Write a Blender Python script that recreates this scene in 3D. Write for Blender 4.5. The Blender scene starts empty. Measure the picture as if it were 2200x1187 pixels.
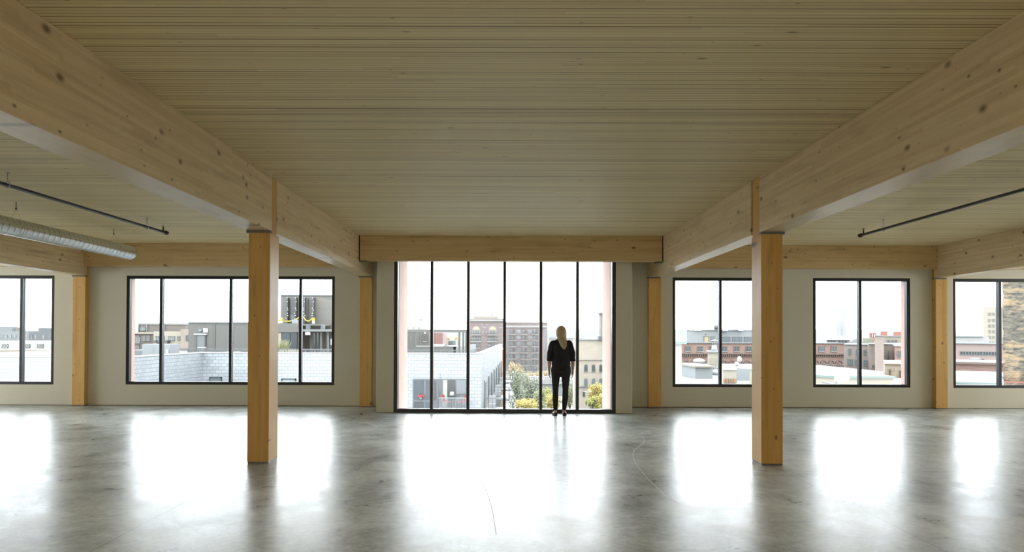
import bpy, bmesh, math, random
from mathutils import Vector, Matrix
random.seed(7)
S = bpy.context.scene
COL = S.collection

# ------------------------------------------------------------------ camera
FOC, PPX, PPY = 1467.0, 1084.65, 703.14
PITCH, ROLL, YAW = .0116, .0033, -.0021
EYE = 1.5
_fw = Vector((0, 1, 0)); _up = Vector((0, 0, 1)); _rt = Vector((1, 0, 0))
_RY = Matrix.Rotation(-YAW, 3, 'Z')          # yaw of the view about the vertical
_RP = Matrix.Rotation(PITCH, 3, 'X')
CAMR = _RY @ _RP                             # camera-to-world, before roll, in (right, forward, up)
def ray(px, py):
    a, b = px-PPX, py-PPY
    cr, sr = math.cos(ROLL), math.sin(ROLL)
    u, v = a*cr+b*sr, -a*sr+b*cr
    return CAMR @ Vector((u/FOC, 1.0, -v/FOC))
FR = 0.0                                     # heading of the building being set out (0 = square to our facade)
def frame(px=None):
    global FR
    FR = 0.0 if px is None else math.atan((px-1087.7)/FOC)
def W(px, py, Y):
    """point seen at a pixel, on the vertical plane at distance Y along the current heading"""
    r = ray(px, py)
    if FR: r = Matrix.Rotation(FR, 3, 'Z') @ r
    t = Y/r.y
    return Vector((r.x*t, Y, EYE+r.z*t))
def X_(px, Y, py=720): return W(px, py, Y).x
def Z_(py, Y, px=1087): return W(px, py, Y).z
def F(px, py, z=0.0):
    r = ray(px, py); t = (z-EYE)/r.z
    return Vector((r.x*t, r.y*t, z))

cam_d = bpy.data.cameras.new('camera'); cam = bpy.data.objects.new('camera', cam_d); COL.objects.link(cam)
cam_d.sensor_fit = 'HORIZONTAL'; cam_d.sensor_width = 36.0; cam_d.lens = FOC/2200*36
cam_d.shift_x = (1100-PPX)/2200; cam_d.shift_y = (PPY-593.5)/2200
cam_d.clip_end = 5000
M3 = CAMR @ Matrix.Rotation(math.pi/2, 3, 'X') @ Matrix.Rotation(ROLL, 3, 'Z')
cam.matrix_world = Matrix.Translation((0, 0, EYE)) @ M3.to_4x4()
S.camera = cam

# ------------------------------------------------------------------ sky, daylight, exposure
SKY = 10.5; FILL = 360.0
EXT = .47                                    # reflectance level of the town's materials
w = bpy.data.worlds.new('sky'); S.world = w; w.use_nodes = True
nt = w.node_tree; nt.nodes.clear()
wo = nt.nodes.new('ShaderNodeOutputWorld'); bg = nt.nodes.new('ShaderNodeBackground')
tc = nt.nodes.new('ShaderNodeTexCoord'); nz = nt.nodes.new('ShaderNodeTexNoise'); nz.inputs['Scale'].default_value = 1.6
cr_ = nt.nodes.new('ShaderNodeValToRGB')
cr_.color_ramp.elements[0].position = .35; cr_.color_ramp.elements[0].color = (.86, .94, 1.04, 1)
cr_.color_ramp.elements[1].position = .65; cr_.color_ramp.elements[1].color = (.95, .985, 1.02, 1)
nt.links.new(tc.outputs['Generated'], nz.inputs['Vector']); nt.links.new(nz.outputs['Fac'], cr_.inputs['Fac'])
nt.links.new(cr_.outputs['Color'], bg.inputs['Color']); bg.inputs['Strength'].default_value = SKY
nt.links.new(bg.outputs[0], wo.inputs[0])
S.view_settings.view_transform = 'Standard'; S.view_settings.look = 'None'
S.view_settings.gamma = 1; S.view_settings.use_curve_mapping = False
S.view_settings.exposure = 0.0
S.cycles.max_bounces = 12; S.cycles.diffuse_bounces = 6; S.cycles.glossy_bounces = 4
S.cycles.transparent_max_bounces = 12
S.cycles.sample_clamp_indirect = 12
S.cycles.caustics_reflective = True; S.cycles.blur_glossy = 1.0; S.cycles.caustics_refractive = False

# room measures (metres, floor at z = 0)
HC, HB, HP = 3.368, 2.7105, 2.894
YW, YG, YC, Y1, Y3 = 14.241, 13.103, 12.826, 7.921, 14.1125
XL, XR, CW, CD = -2.749, 2.955, .25, .308
XLF, XRF = -2.779, 2.947
RX0, RX1, RY0 = -15.3, 15.6, -8.0
YO = 14.52                                   # outer face of the facade
def portal(x, y, z, sx, sz, rot):
    l = bpy.data.lights.new('daylight_portal', 'AREA'); l.shape = 'RECTANGLE'; l.size = sx; l.size_y = sz
    l.cycles.is_portal = True
    o = bpy.data.objects.new('daylight_portal', l); COL.objects.link(o)
    o.location = (x, y, z); o.rotation_euler = rot
REAR_WIN = []
ADDED_SIDE_WIN = [(8.9, 13.7)]  # unseen openings in the side walls, added to let in more daylight
for lx in (-9.0, -3.0, 3.2, 9.4):             # unseen fill lights added behind the camera to brighten the room
    l = bpy.data.lights.new('fill_light', 'AREA'); l.shape = 'RECTANGLE'; l.size = 1.2; l.size_y = 5.0; l.energy = FILL; l.color = (1.0, .95, .86)
    o = bpy.data.objects.new('fill_light', l); COL.objects.link(o); o.location = (lx, -5.2, HC-.02)
for a, b in REAR_WIN: portal((a+b)/2, RY0, 1.6, b-a, 2.4, (math.pi/2, 0, math.pi))
for a, b in ADDED_SIDE_WIN:
    portal(RX0, (a+b)/2, 1.6, b-a, 2.4, (math.pi/2, 0, math.pi/2))
    portal(RX1, (a+b)/2, 1.6, b-a, 2.4, (math.pi/2, 0, -math.pi/2))

# ------------------------------------------------------------------ materials
def new_mat(name):
    m = bpy.data.materials.new(name); m.use_nodes = True
    n = m.node_tree; b = n.nodes['Principled BSDF']
    return m, n, b
def L(n, a, b): n.links.new(a, b)
def node(n, t, **k):
    x = n.nodes.new(t)
    for a, v in k.items():
        if a in x.inputs: x.inputs[a].default_value = v
        else: setattr(x, a, v)
    return x
def math_(n, op, a, b=None):
    x = n.nodes.new('ShaderNodeMath'); x.operation = op
    for i, v in enumerate((a, b)):
        if v is None: continue
        if isinstance(v, (int, float)): x.inputs[i].default_value = v
        else: L(n, v, x.inputs[i])
    return x.outputs[0]
def mix(n, f, a, b, mode='MIX'):
    x = n.nodes.new('ShaderNodeMix'); x.data_type = 'RGBA'; x.blend_type = mode
    for i, v in ((0, f), (6, a), (7, b)):
        if isinstance(v, (int, float)): x.inputs[i].default_value = v
        elif isinstance(v, tuple): x.inputs[i].default_value = (*v[:3], 1)
        else: L(n, v, x.inputs[i])
    return x.outputs[2]
def ramp(n, fac, p0, p1, c0=(0, 0, 0), c1=(1, 1, 1)):
    r = n.nodes.new('ShaderNodeValToRGB'); e = r.color_ramp.elements
    e[0].position = p0; e[0].color = (*c0, 1); e[1].position = p1; e[1].color = (*c1, 1)
    L(n, fac, r.inputs[0]); return r.outputs[0]
MATS = {}
def plain(name, col, rough=.6, var=.08, scale=3.0, metal=0.0, spec=.5):
    if name in MATS: return MATS[name]
    m, n, b = new_mat(name)
    t = node(n, 'ShaderNodeTexCoord'); z = node(n, 'ShaderNodeTexNoise', Scale=scale, Detail=4.0)
    L(n, t.outputs['Object'], z.inputs['Vector'])
    c = mix(n, z.outputs['Fac'], tuple(x*(1-var) for x in col), tuple(min(1, x*(1+var)) for x in col))
    L(n, c, b.inputs['Base Color']); b.inputs['Roughness'].default_value = rough
    b.inputs['Metallic'].default_value = metal; b.inputs['Specular IOR Level'].default_value = spec
    MATS[name] = m; return m
def timber(name, axis, c_light, c_dark, rough=.42, lam=.036, knots=1.0):
    """glued laminated spruce: grain along 'axis', thin laminations, finger-jointed boards, knots"""
    m, n, b = new_mat(name)
    t = node(n, 'ShaderNodeTexCoord'); s = node(n, 'ShaderNodeSeparateXYZ'); L(n, t.outputs['Object'], s.inputs[0])
    if axis == 'Y':   a, l1, l2 = s.outputs[1], s.outputs[2], s.outputs[0]
    elif axis == 'X': a, l1, l2 = s.outputs[0], s.outputs[2], s.outputs[1]
    else:             a, l1, l2 = s.outputs[2], s.outputs[0], s.outputs[1]
    k = math_(n, 'FLOOR', math_(n, 'DIVIDE', l1, lam))
    off = node(n, 'ShaderNodeTexWhiteNoise'); off.noise_dimensions = '1D'; L(n, k, off.inputs['W'])
    seg = math_(n, 'FLOOR', math_(n, 'ADD', math_(n, 'DIVIDE', a, 1.3), math_(n, 'MULTIPLY', off.outputs[0], 7.0)))
    cb = node(n, 'ShaderNodeCombineXYZ'); L(n, k, cb.inputs[0]); L(n, seg, cb.inputs[1])
    wn = node(n, 'ShaderNodeTexWhiteNoise'); wn.noise_dimensions = '3D'; L(n, cb.outputs[0], wn.inputs[0])
    # grain
    g = node(n, 'ShaderNodeCombineXYZ')
    L(n, math_(n, 'MULTIPLY', a, 1.2), g.inputs[0])
    L(n, math_(n, 'ADD', math_(n, 'MULTIPLY', l1, 40.0), math_(n, 'MULTIPLY', wn.outputs[0], 50.0)), g.inputs[1])
    L(n, math_(n, 'MULTIPLY', l2, 40.0), g.inputs[2])
    gn = node(n, 'ShaderNodeTexNoise', Scale=1.0, Detail=5.0, Roughness=.6, Distortion=.6); L(n, g.outputs[0], gn.inputs['Vector'])
    f = math_(n, 'ADD', math_(n, 'MULTIPLY', wn.outputs[0], .42), math_(n, 'MULTIPLY', gn.outputs['Fac'], .6))
    c = ramp(n, f, .15, .85, c_light, c_dark)
    # blotches, larger figure
    bn = node(n, 'ShaderNodeTexNoise', Scale=2.2, Detail=3.0)
    g2 = node(n, 'ShaderNodeCombineXYZ'); L(n, math_(n, 'MULTIPLY', a, .5), g2.inputs[0]); L(n, math_(n, 'MULTIPLY', l1, 4.0), g2.inputs[1]); L(n, math_(n, 'MULTIPLY', l2, 2.0), g2.inputs[2])
    L(n, g2.outputs[0], bn.inputs['Vector'])
    c = mix(n, ramp(n, bn.outputs['Fac'], .55, .8), c, tuple(x*.82 for x in c_dark))
    # knots
    for sc, th, st in ((5.4, .125, .85), (10.0, .10, .75)):
        g3 = node(n, 'ShaderNodeCombineXYZ')
        L(n, math_(n, 'MULTIPLY', a, .62), g3.inputs[0]); L(n, l1, g3.inputs[1]); L(n, math_(n, 'MULTIPLY', l2, .12), g3.inputs[2])
        vo = node(n, 'ShaderNodeTexVoronoi', Scale=sc); L(n, g3.outputs[0], vo.inputs['Vector'])
        d = ramp(n, vo.outputs['Distance'], th*.45*knots, th*1.5*knots, (1, 1, 1), (0, 0, 0))
        gate = ramp(n, math_(n, 'FRACT', math_(n, 'MULTIPLY', vo.outputs['Color'], 1.0)), .40, .46)
        kf = math_(n, 'MULTIPLY', math_(n, 'MULTIPLY', d, gate), st)
        c = mix(n, kf, c, (.10, .055, .028))
    L(n, c, b.inputs['Base Color'])
    b.inputs['Roughness'].default_value = rough
    bp = node(n, 'ShaderNodeBump', Strength=.12, Distance=.004); L(n, gn.outputs['Fac'], bp.inputs['Height']); L(n, bp.outputs[0], b.inputs['Normal'])
    return m
def nlt_ceiling():
    """planks on edge running left to right, each 38 mm deep in view, uneven dark joints"""
    m, n, b = new_mat('laminated_plank_ceiling')
    t = node(n, 'ShaderNodeTexCoord'); s = node(n, 'ShaderNodeSeparateXYZ'); L(n, t.outputs['Object'], s.inputs[0])
    x, y = s.outputs[0], s.outputs[1]
    q = math_(n, 'DIVIDE', y, .038); k = math_(n, 'FLOOR', q); fr = math_(n, 'FRACT', q)
    w1 = node(n, 'ShaderNodeTexWhiteNoise'); w1.noise_dimensions = '1D'; L(n, k, w1.inputs['W'])
    seg = math_(n, 'FLOOR', math_(n, 'ADD', math_(n, 'DIVIDE', x, 3.1), math_(n, 'MULTIPLY', w1.outputs[0], 9.0)))
    cb = node(n, 'ShaderNodeCombineXYZ'); L(n, k, cb.inputs[0]); L(n, seg, cb.inputs[1])
    wn = node(n, 'ShaderNodeTexWhiteNoise'); wn.noise_dimensions = '3D'; L(n, cb.outputs[0], wn.inputs[0])
    g = node(n, 'ShaderNodeCombineXYZ'); L(n, math_(n, 'MULTIPLY', x, .9), g.inputs[0]); L(n, math_(n, 'MULTIPLY', y, 55.0), g.inputs[1]); L(n, math_(n, 'MULTIPLY', wn.outputs[0], 20.0), g.inputs[2])
    gn = node(n, 'ShaderNodeTexNoise', Scale=1.0, Detail=4.0, Roughness=.6); L(n, g.outputs[0], gn.inputs['Vector'])
    f = math_(n, 'ADD', math_(n, 'MULTIPLY', wn.outputs[0], .42), math_(n, 'MULTIPLY', gn.outputs['Fac'], .58))
    c = ramp(n, f, .1, .9, (.90, .77, .47), (.69, .54, .29))
    # joint line: width and darkness differ from joint to joint and along the board
    ln = node(n, 'ShaderNodeTexNoise', Scale=1.0, Detail=2.0)
    g4 = node(n, 'ShaderNodeCombineXYZ'); L(n, math_(n, 'MULTIPLY', x, .55), g4.inputs[0]); L(n, math_(n, 'MULTIPLY', k, 3.7), g4.inputs[1]); L(n, g4.outputs[0], ln.inputs['Vector'])
    wid = math_(n, 'MULTIPLY', math_(n, 'POWER', w1.outputs[0], 2.2), .20)
    wid = math_(n, 'ADD', wid, math_(n, 'ADD', .05, math_(n, 'MULTIPLY', ln.outputs['Fac'], .08)))
    line = math_(n, 'LESS_THAN', fr, wid)
    c = mix(n, math_(n, 'MULTIPLY', line, math_(n, 'ADD', math_(n, 'MULTIPLY', w1.outputs[0], .45), .42)), c, (.13, .065, .02))
    for yy in (5.62, 8.02):                  # joints between the prefabricated panels
        d = math_(n, 'ABSOLUTE', math_(n, 'SUBTRACT', y, yy))
        c = mix(n, math_(n, 'MULTIPLY', math_(n, 'LESS_THAN', d, .008), .85), c, (.10, .045, .012))
    for sc, th in ((4.2, .085), (8.5, .075)):
        g3 = node(n, 'ShaderNodeCombineXYZ'); L(n, math_(n, 'MULTIPLY', x, .45), g3.inputs[0]); L(n, math_(n, 'MULTIPLY', y, 1.35), g3.inputs[1])
        vo = node(n, 'ShaderNodeTexVoronoi', Scale=sc); L(n, g3.outputs[0], vo.inputs['Vector'])
        d = ramp(n, vo.outputs['Distance'], th*.3, th*1.1, (1, 1, 1), (0, 0, 0))
        gate = ramp(n, vo.outputs['Color'], .4, .6)
        c = mix(n, math_(n, 'MULTIPLY', math_(n, 'MULTIPLY', d, gate), .75), c, (.07, .045, .03))
    L(n, c, b.inputs['Base Color']); b.inputs['Roughness'].default_value = .55
    b.inputs['Specular IOR Level'].default_value = .35
    hh = math_(n, 'SUBTRACT', 1.0, line)
    bp = node(n, 'ShaderNodeBump', Strength=.35, Distance=.004); L(n, hh, bp.inputs['Height']); L(n, bp.outputs[0], b.inputs['Normal'])
    return m
def concrete_floor():
    m, n, b = new_mat('polished_concrete')
    t = node(n, 'ShaderNodeTexCoord')
    big = node(n, 'ShaderNodeTexNoise', Scale=.55, Detail=6.0, Roughness=.62, Distortion=.5)
    mid = node(n, 'ShaderNodeTexNoise', Scale=2.1, Detail=10.0, Roughness=.66, Distortion=.7)
    fine = node(n, 'ShaderNodeTexNoise', Scale=16.0, Detail=8.0, Roughness=.72)
    for z in (big, mid, fine): L(n, t.outputs['Object'], z.inputs['Vector'])
    f = math_(n, 'ADD', math_(n, 'MULTIPLY', big.outputs['Fac'], .36), math_(n, 'ADD', math_(n, 'MULTIPLY', mid.outputs['Fac'], .38), math_(n, 'MULTIPLY', fine.outputs['Fac'], .28)))
    c = ramp(n, f, .40, .61, (.14, .165, .17), (.71, .77, .775))
    c = mix(n, math_(n, 'MULTIPLY', ramp(n, mid.outputs['Fac'], .56, .74), .6), c, (.62, .66, .65))
    br = node(n, 'ShaderNodeTexNoise', Scale=1.1, Detail=5.0); L(n, t.outputs['Object'], br.inputs['Vector'])
    c = mix(n, math_(n, 'MULTIPLY', ramp(n, br.outputs['Fac'], .5, .9), .12), c, (.36, .33, .27))
    # sawn control joints along the column lines
    s = node(n, 'ShaderNodeSeparateXYZ'); L(n, t.outputs['Object'], s.inputs[0])
    for xx in (JL, JR, JL-6.1, JR+6.1):
        d = math_(n, 'ABSOLUTE', math_(n, 'SUBTRACT', s.outputs[0], xx))
        c = mix(n, math_(n, 'MULTIPLY', math_(n, 'LESS_THAN', d, .0035), .8), c, (.07, .07, .06))
    L(n, c, b.inputs['Base Color'])
    r = ramp(n, math_(n, 'ADD', math_(n, 'MULTIPLY', mid.outputs['Fac'], .7), math_(n, 'MULTIPLY', fine.outputs['Fac'], .3)), .35, .7, (.26,)*3, (.38,)*3)
    L(n, r, b.inputs['Roughness'])
    b.inputs['Specular IOR Level'].default_value = .44
    bp = node(n, 'ShaderNodeBump', Strength=.012, Distance=.01); L(n, mid.outputs['Fac'], bp.inputs['Height']); L(n, bp.outputs[0], b.inputs['Normal'])
    return m
def bricks(name, c1, c2, mortar, bw=.22, bh=.075, ms=.012, rough=.85, bump=.4, offs=.5):
    c1, c2, mortar = [tuple(x*EXT for x in c) for c in (c1, c2, mortar)]
    m, n, b = new_mat(name)
    t = node(n, 'ShaderNodeTexCoord'); s = node(n, 'ShaderNodeSeparateXYZ'); L(n, t.outputs['Object'], s.inputs[0])
    cb = node(n, 'ShaderNodeCombineXYZ'); L(n, math_(n, 'ADD', s.outputs[0], s.outputs[1]), cb.inputs[0]); L(n, s.outputs[2], cb.inputs[1])
    k = node(n, 'ShaderNodeTexBrick', Scale=1.0); k.inputs['Color1'].default_value = (*c1, 1); k.inputs['Color2'].default_value = (*c2, 1); k.inputs['Mortar'].default_value = (*mortar, 1)
    k.inputs['Mortar Size'].default_value = ms; k.inputs['Brick Width'].default_value = bw; k.inputs['Row Height'].default_value = bh
    k.inputs['Mortar Smooth'].default_value = .3; k.offset = offs
    L(n, cb.outputs[0], k.inputs['Vector'])
    z = node(n, 'ShaderNodeTexNoise', Scale=.5, Detail=6.0); L(n, t.outputs['Object'], z.inputs['Vector'])
    c = mix(n, .55, k.outputs['Color'], ramp(n, z.outputs['Fac'], .3, .7, (.40,)*3, (.58,)*3), 'OVERLAY')
    L(n, c, b.inputs['Base Color']); b.inputs['Roughness'].default_value = rough
    bp = node(n, 'ShaderNodeBump', Strength=bump, Distance=.02); L(n, k.outputs['Fac'], bp.inputs['Height']); bp.invert = True; L(n, bp.outputs[0], b.inputs['Normal'])
    return m
def ribbed(name, c, pitch=.2, dark=.75):
    """vertical metal siding"""
    c = tuple(x*EXT for x in c)
    m, n, b = new_mat(name)
    t = node(n, 'ShaderNodeTexCoord'); s = node(n, 'ShaderNodeSeparateXYZ'); L(n, t.outputs['Object'], s.inputs[0])
    u = math_(n, 'ADD', s.outputs[0], s.outputs[1])
    w1 = math_(n, 'LESS_THAN', math_(n, 'FRACT', math_(n, 'DIVIDE', u, pitch)), .25)
    w2 = math_(n, 'LESS_THAN', math_(n, 'FRACT', math_(n, 'DIVIDE', u, 2.4)), .02)
    c1 = mix(n, math_(n, 'MULTIPLY', w1, .3), c, tuple(x*dark for x in c))
    c1 = mix(n, w2, c1, tuple(x*.5 for x in c))
    L(n, c1, b.inputs['Base Color']); b.inputs['Roughness'].default_value = .6
    return m
def glass_mat(name, tint=(.97, .985, .98)):
    m, n, b = new_mat(name); n.nodes.remove(b)
    o = n.nodes['Material Output']; tr = node(n, 'ShaderNodeBsdfTransparent'); tr.inputs[0].default_value = (*tint, 1)
    gl = node(n, 'ShaderNodeBsdfGlossy', Roughness=.01); fr = node(n, 'ShaderNodeFresnel', IOR=1.5)
    mx = node(n, 'ShaderNodeMixShader'); L(n, math_(n, 'MULTIPLY', fr.outputs[0], .8), mx.inputs[0]); L(n, tr.outputs[0], mx.inputs[1]); L(n, gl.outputs[0], mx.inputs[2])
    L(n, mx.outputs[0], o.inputs[0]); return m

JL = F(480, 1037).x; JR = F(1777, 1060).x
M_beam = timber('glulam_beam_lengthwise', 'Y', (.80, .65, .42), (.62, .46, .265), rough=.33)
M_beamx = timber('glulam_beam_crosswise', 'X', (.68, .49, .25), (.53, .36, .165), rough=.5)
M_col = timber('glulam_column', 'Z', (.72, .455, .15), (.58, .32, .08), lam=.04, rough=.45, knots=.8)
M_ceil = nlt_ceiling(); M_floor = concrete_floor()
M_wall = plain('grey_beige_wall_paint', (.60, .565, .455), .7, .03, 1.2)
M_frame = plain('black_anodised_frame', (.012, .012, .013), .35, .1, 4)
M_seal = plain('black_gap_seal', (.02, .016, .012), .8)
M_steel = plain('grey_steel_plate', (.16, .165, .17), .4, .1, 5, .8)
M_glass = glass_mat('window_glass')
M_cedar = plain('rusted_steel_cladding', (.33, .215, .175), .75, .2, 5)
M_zinc = plain('galvanised_spiral_steel', (.62, .65, .64), .3, .14, 9, 1.0)
M_seam = plain('duct_seam_dark_line', (.30, .31, .30), .4, .1, 9, 1.0)  # darker zinc tone along the spiral seams
M_pipe = plain('dark_steel_pipe', (.035, .036, .035), .4, .5, 30, .6)
M_hang = plain('zinc_hanger', (.5, .5, .48), .35, .1, 9, 1.0)
M_red = plain('red_brown_coupling', (.12, .03, .02), .5)
M_base = plain('dark_wall_foot', (.10, .075, .045), .7)

# ------------------------------------------------------------------ mesh helpers
class MB:
    def __init__(s): s.v = []; s.f = []; s.m = []; s.mats = []; s.smooth = []
    def _mi(s, m):
        if m not in s.mats: s.mats.append(m)
        return s.mats.index(m)
    def add(s, vs, fs, m, smooth=False):
        o = len(s.v); s.v += [tuple(x) for x in vs]; i = s._mi(m)
        for f in fs: s.f.append(tuple(o+k for k in f)); s.m.append(i); s.smooth.append(smooth)
        return s
    def box(s, x0, x1, y0, y1, z0, z1, m):
        if x0 > x1: x0, x1 = x1, x0
        if y0 > y1: y0, y1 = y1, y0
        if z0 > z1: z0, z1 = z1, z0
        return s.add([(x0, y0, z0), (x1, y0, z0), (x1, y1, z0), (x0, y1, z0), (x0, y0, z1), (x1, y0, z1), (x1, y1, z1), (x0, y1, z1)],
                     [(0, 3, 2, 1), (4, 5, 6, 7), (0, 1, 5, 4), (1, 2, 6, 5), (2, 3, 7, 6), (3, 0, 4, 7)], m)
    def prism(s, pts, y0, y1, m):            # outline in x,z pushed along y
        n = len(pts)
        vs = [(x, y0, z) for x, z in pts]+[(x, y1, z) for x, z in pts]
        fs = [tuple(range(n)), tuple(range(2*n-1, n-1, -1))]+[(i, i+n, (i+1) % n+n, (i+1) % n) for i in range(n)]
        return s.add(vs, fs, m)
    def slab(s, pts, z0, z1, m):             # outline in x,y pushed along z
        n = len(pts)
        vs = [(x, y, z0) for x, y in pts]+[(x, y, z1) for x, y in pts]
        fs = [tuple(range(n-1, -1, -1)), tuple(range(n, 2*n))]+[(i, (i+1) % n, (i+1) % n+n, i+n) for i in range(n)]
        return s.add(vs, fs, m)
    def tube(s, pts, r, m, seg=8, smooth=True):
        pts = [Vector(p) for p in pts]; rs = r if isinstance(r, (list, tuple)) else [r]*len(pts)
        vs = []; fs = []
        for i, p in enumerate(pts):
            d = (pts[min(i+1, len(pts)-1)]-pts[max(i-1, 0)])
            d = d.normalized() if d.length > 1e-9 else Vector((0, 0, 1))
            u = d.cross(Vector((0, 0, 1)) if abs(d.z) < .9 else Vector((0, 1, 0))).normalized(); v = d.cross(u)
            for k in range(seg):
                a = 2*math.pi*k/seg; vs.append(p+(u*math.cos(a)+v*math.sin(a))*rs[i])
        for i in range(len(pts)-1):
            for k in range(seg):
                a, b = i*seg+k, i*seg+(k+1) % seg; fs.append((a, b, b+seg, a+seg))
        fs.append(tuple(range(seg))); fs.append(tuple(range(len(vs)-1, len(vs)-seg-1, -1)))
        return s.add(vs, fs, m, smooth)
    def ball(s, c, r, m, seg=10, rings=7):
        rx, ry, rz = r if isinstance(r, (tuple, list)) else (r, r, r)
        vs = []; fs = []
        for i in range(rings+1):
            t = math.pi*i/rings
            for k in range(seg):
                a = 2*math.pi*k/seg
                vs.append((c[0]+rx*math.sin(t)*math.cos(a), c[1]+ry*math.sin(t)*math.sin(a), c[2]+rz*math.cos(t)))
        for i in range(rings):
            for k in range(seg):
                a, b = i*seg+k, i*seg+(k+1) % seg; fs.append((a, a+seg, b+seg, b))
        return s.add(vs, fs, m, True)
    def loft(s, rings, m, seg=20):
        """rings: (cx, cy, cz, rx, ry) horizontal ellipses, closed at both ends"""
        vs = []; fs = []
        for cx, cy, cz, rx, ry in rings:
            for k in range(seg):
                a = 2*math.pi*k/seg; vs.append((cx+rx*math.cos(a), cy+ry*math.sin(a), cz))
        for i in range(len(rings)-1):
            for k in range(seg):
                a, b = i*seg+k, i*seg+(k+1) % seg; fs.append((a, b, b+seg, a+seg))
        fs.append(tuple(range(seg-1, -1, -1))); n = len(vs); fs.append(tuple(range(n-seg, n)))
        return s.add(vs, fs, m, True)
    def build(s, name, parent=None, bevel=0.0, loc=None):
        me = bpy.data.meshes.new(name)
        off = Vector(loc) if loc else Vector((0, 0, 0))
        me.from_pydata([(x-off.x, y-off.y, z-off.z) for x, y, z in s.v], [], s.f)
        for m in s.mats: me.materials.append(m)
        for p, i, sm in zip(me.polygons, s.m, s.smooth): p.material_index = i; p.use_smooth = sm
        bm = bmesh.new(); bm.from_mesh(me); bmesh.ops.recalc_face_normals(bm, faces=bm.faces); bm.to_mesh(me); bm.free()
        o = bpy.data.objects.new(name, me); COL.objects.link(o)
        if loc: o.location = off
        if parent: o.parent = parent
        elif FR: o.rotation_euler.z = -FR
        if bevel:
            b = o.modifiers.new('bevel', 'BEVEL'); b.width = bevel; b.segments = 2; b.limit_method = 'ANGLE'
        return o
def struct(o, label=None):
    o['kind'] = 'structure'
    if label: o['label'] = label
    return o
def tag(o, label, cat, group=None, kind=None):
    o['label'] = label; o['category'] = cat
    if group: o['group'] = group
    if kind: o['kind'] = kind
    return o
def empty(name, loc=(0, 0, 0)):
    o = bpy.data.objects.new(name, None); COL.objects.link(o); o.location = loc; o.empty_display_size = .1
    return o
def boxo(name, dims, m, parent=None, bevel=0.0):
    return MB().box(*dims, m).build(name, parent, bevel)
def thing(name, label, cat, group=None):
    o = tag(empty(name), label, cat, group); o.rotation_euler.z = -FR; return o

# ------------------------------------------------------------------ room shell
struct(boxo('ceiling', (RX0-.3, RX1+.3, RY0-.3, YO, HC, HC+.3), M_ceil))
def wall_cut(name, a0, a1, z0, z1, d0, d1, holes, m, axis='X'):
    """a wall along an axis with rectangular openings (a0, a1, z0, z1)"""
    g = MB()
    def bx(p, q, r, t):
        if q-p < 1e-4 or t-r < 1e-4: return
        if axis == 'X': g.box(p, q, d0, d1, r, t, m)
        else: g.box(d0, d1, p, q, r, t, m)
    holes = sorted(holes); c = a0
    for h0, h1, hz0, hz1 in holes:
        bx(c, h0, z0, z1); bx(h0, h1, z0, hz0); bx(h0, h1, hz1, z1); c = h1
    bx(c, a1, z0, z1)
    return struct(g.build(name))
# window openings read off the facade plane
def op(l, r, t, b, Y=YW):
    m = (l+r)/2
    return (X_(l, Y, (t+b)/2), X_(r, Y, (t+b)/2), Z_(b, Y, m), Z_(t, Y, m))
WINS = {
 'window_1': (op(-150, 116, 592, 826.5), [45]),
 'window_2': (op(271, 718.8, 593.5, 827.5), [345.5, 495, 645]),
 'window_4': (op(1445, 1652, 597, 832.5), [1548]),
 'window_5': (op(1746.8, 1955.6, 598, 833.2), [1848.5]),
 'window_6': (op(2047.8, 2257, 599.5, 834.8), [2149])}
BX0, BX1 = X_(808.5, YG, 800), X_(1358.5, YG, 800)     # inner bay walls
GX0, GX1 = X_(845.5, YG, 800), X_(1323, YG, 800)       # curtain wall opening
GZ1 = 3.10
fl = struct(MB().slab([(RX0-.3, RY0-.3), (RX1+.3, RY0-.3), (RX1+.3, YO), (BX1, YO), (BX1, YG+.14), (BX0, YG+.14), (BX0, YO), (RX0-.3, YO)], -.3, 0, M_floor).build('floor'))
holes = [v[0] for v in WINS.values()]+[(BX0+.12, BX1-.12, -.01, HC+.01)]
wall_cut('wall_back', RX0, RX1, 0, HC, YW, YO, holes, M_wall)
# the bay in the middle steps into the room
g = MB()
g.box(BX0, GX0, YG, YG+.16, 0, HC, M_wall); g.box(GX1, BX1, YG, YG+.16, 0, HC, M_wall)
g.box(GX0, GX1, YG, YG+.16, GZ1, HC, M_wall)
g.box(BX0, BX0+.12, YG+.16, YW, 0, HC, M_wall); g.box(BX1-.12, BX1, YG+.16, YW, 0, HC, M_wall)
struct(g.build('wall_bay', bevel=.012))
wall_cut('wall_rear', RX0, RX1, 0, HC, RY0-.25, RY0, [(a, b, .4, 2.8) for a, b in REAR_WIN], M_wall)
wall_cut('wall_left', RY0, YO, 0, HC, RX0-.25, RX0, [(a, b, .4, 2.8) for a, b in ADDED_SIDE_WIN], M_wall, 'Y')
wall_cut('wall_right', RY0, YO, 0, HC, RX1, RX1+.25, [(a, b, .4, 2.8) for a, b in ADDED_SIDE_WIN], M_wall, 'Y')
# thin dark strip along the foot of the wall
g = MB()
for a, b in ((RX0, BX0), (BX1, RX1)): g.box(a, b, YW-.006, YW, 0, .012, M_base)
struct(g.build('baseboard_back'))
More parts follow.
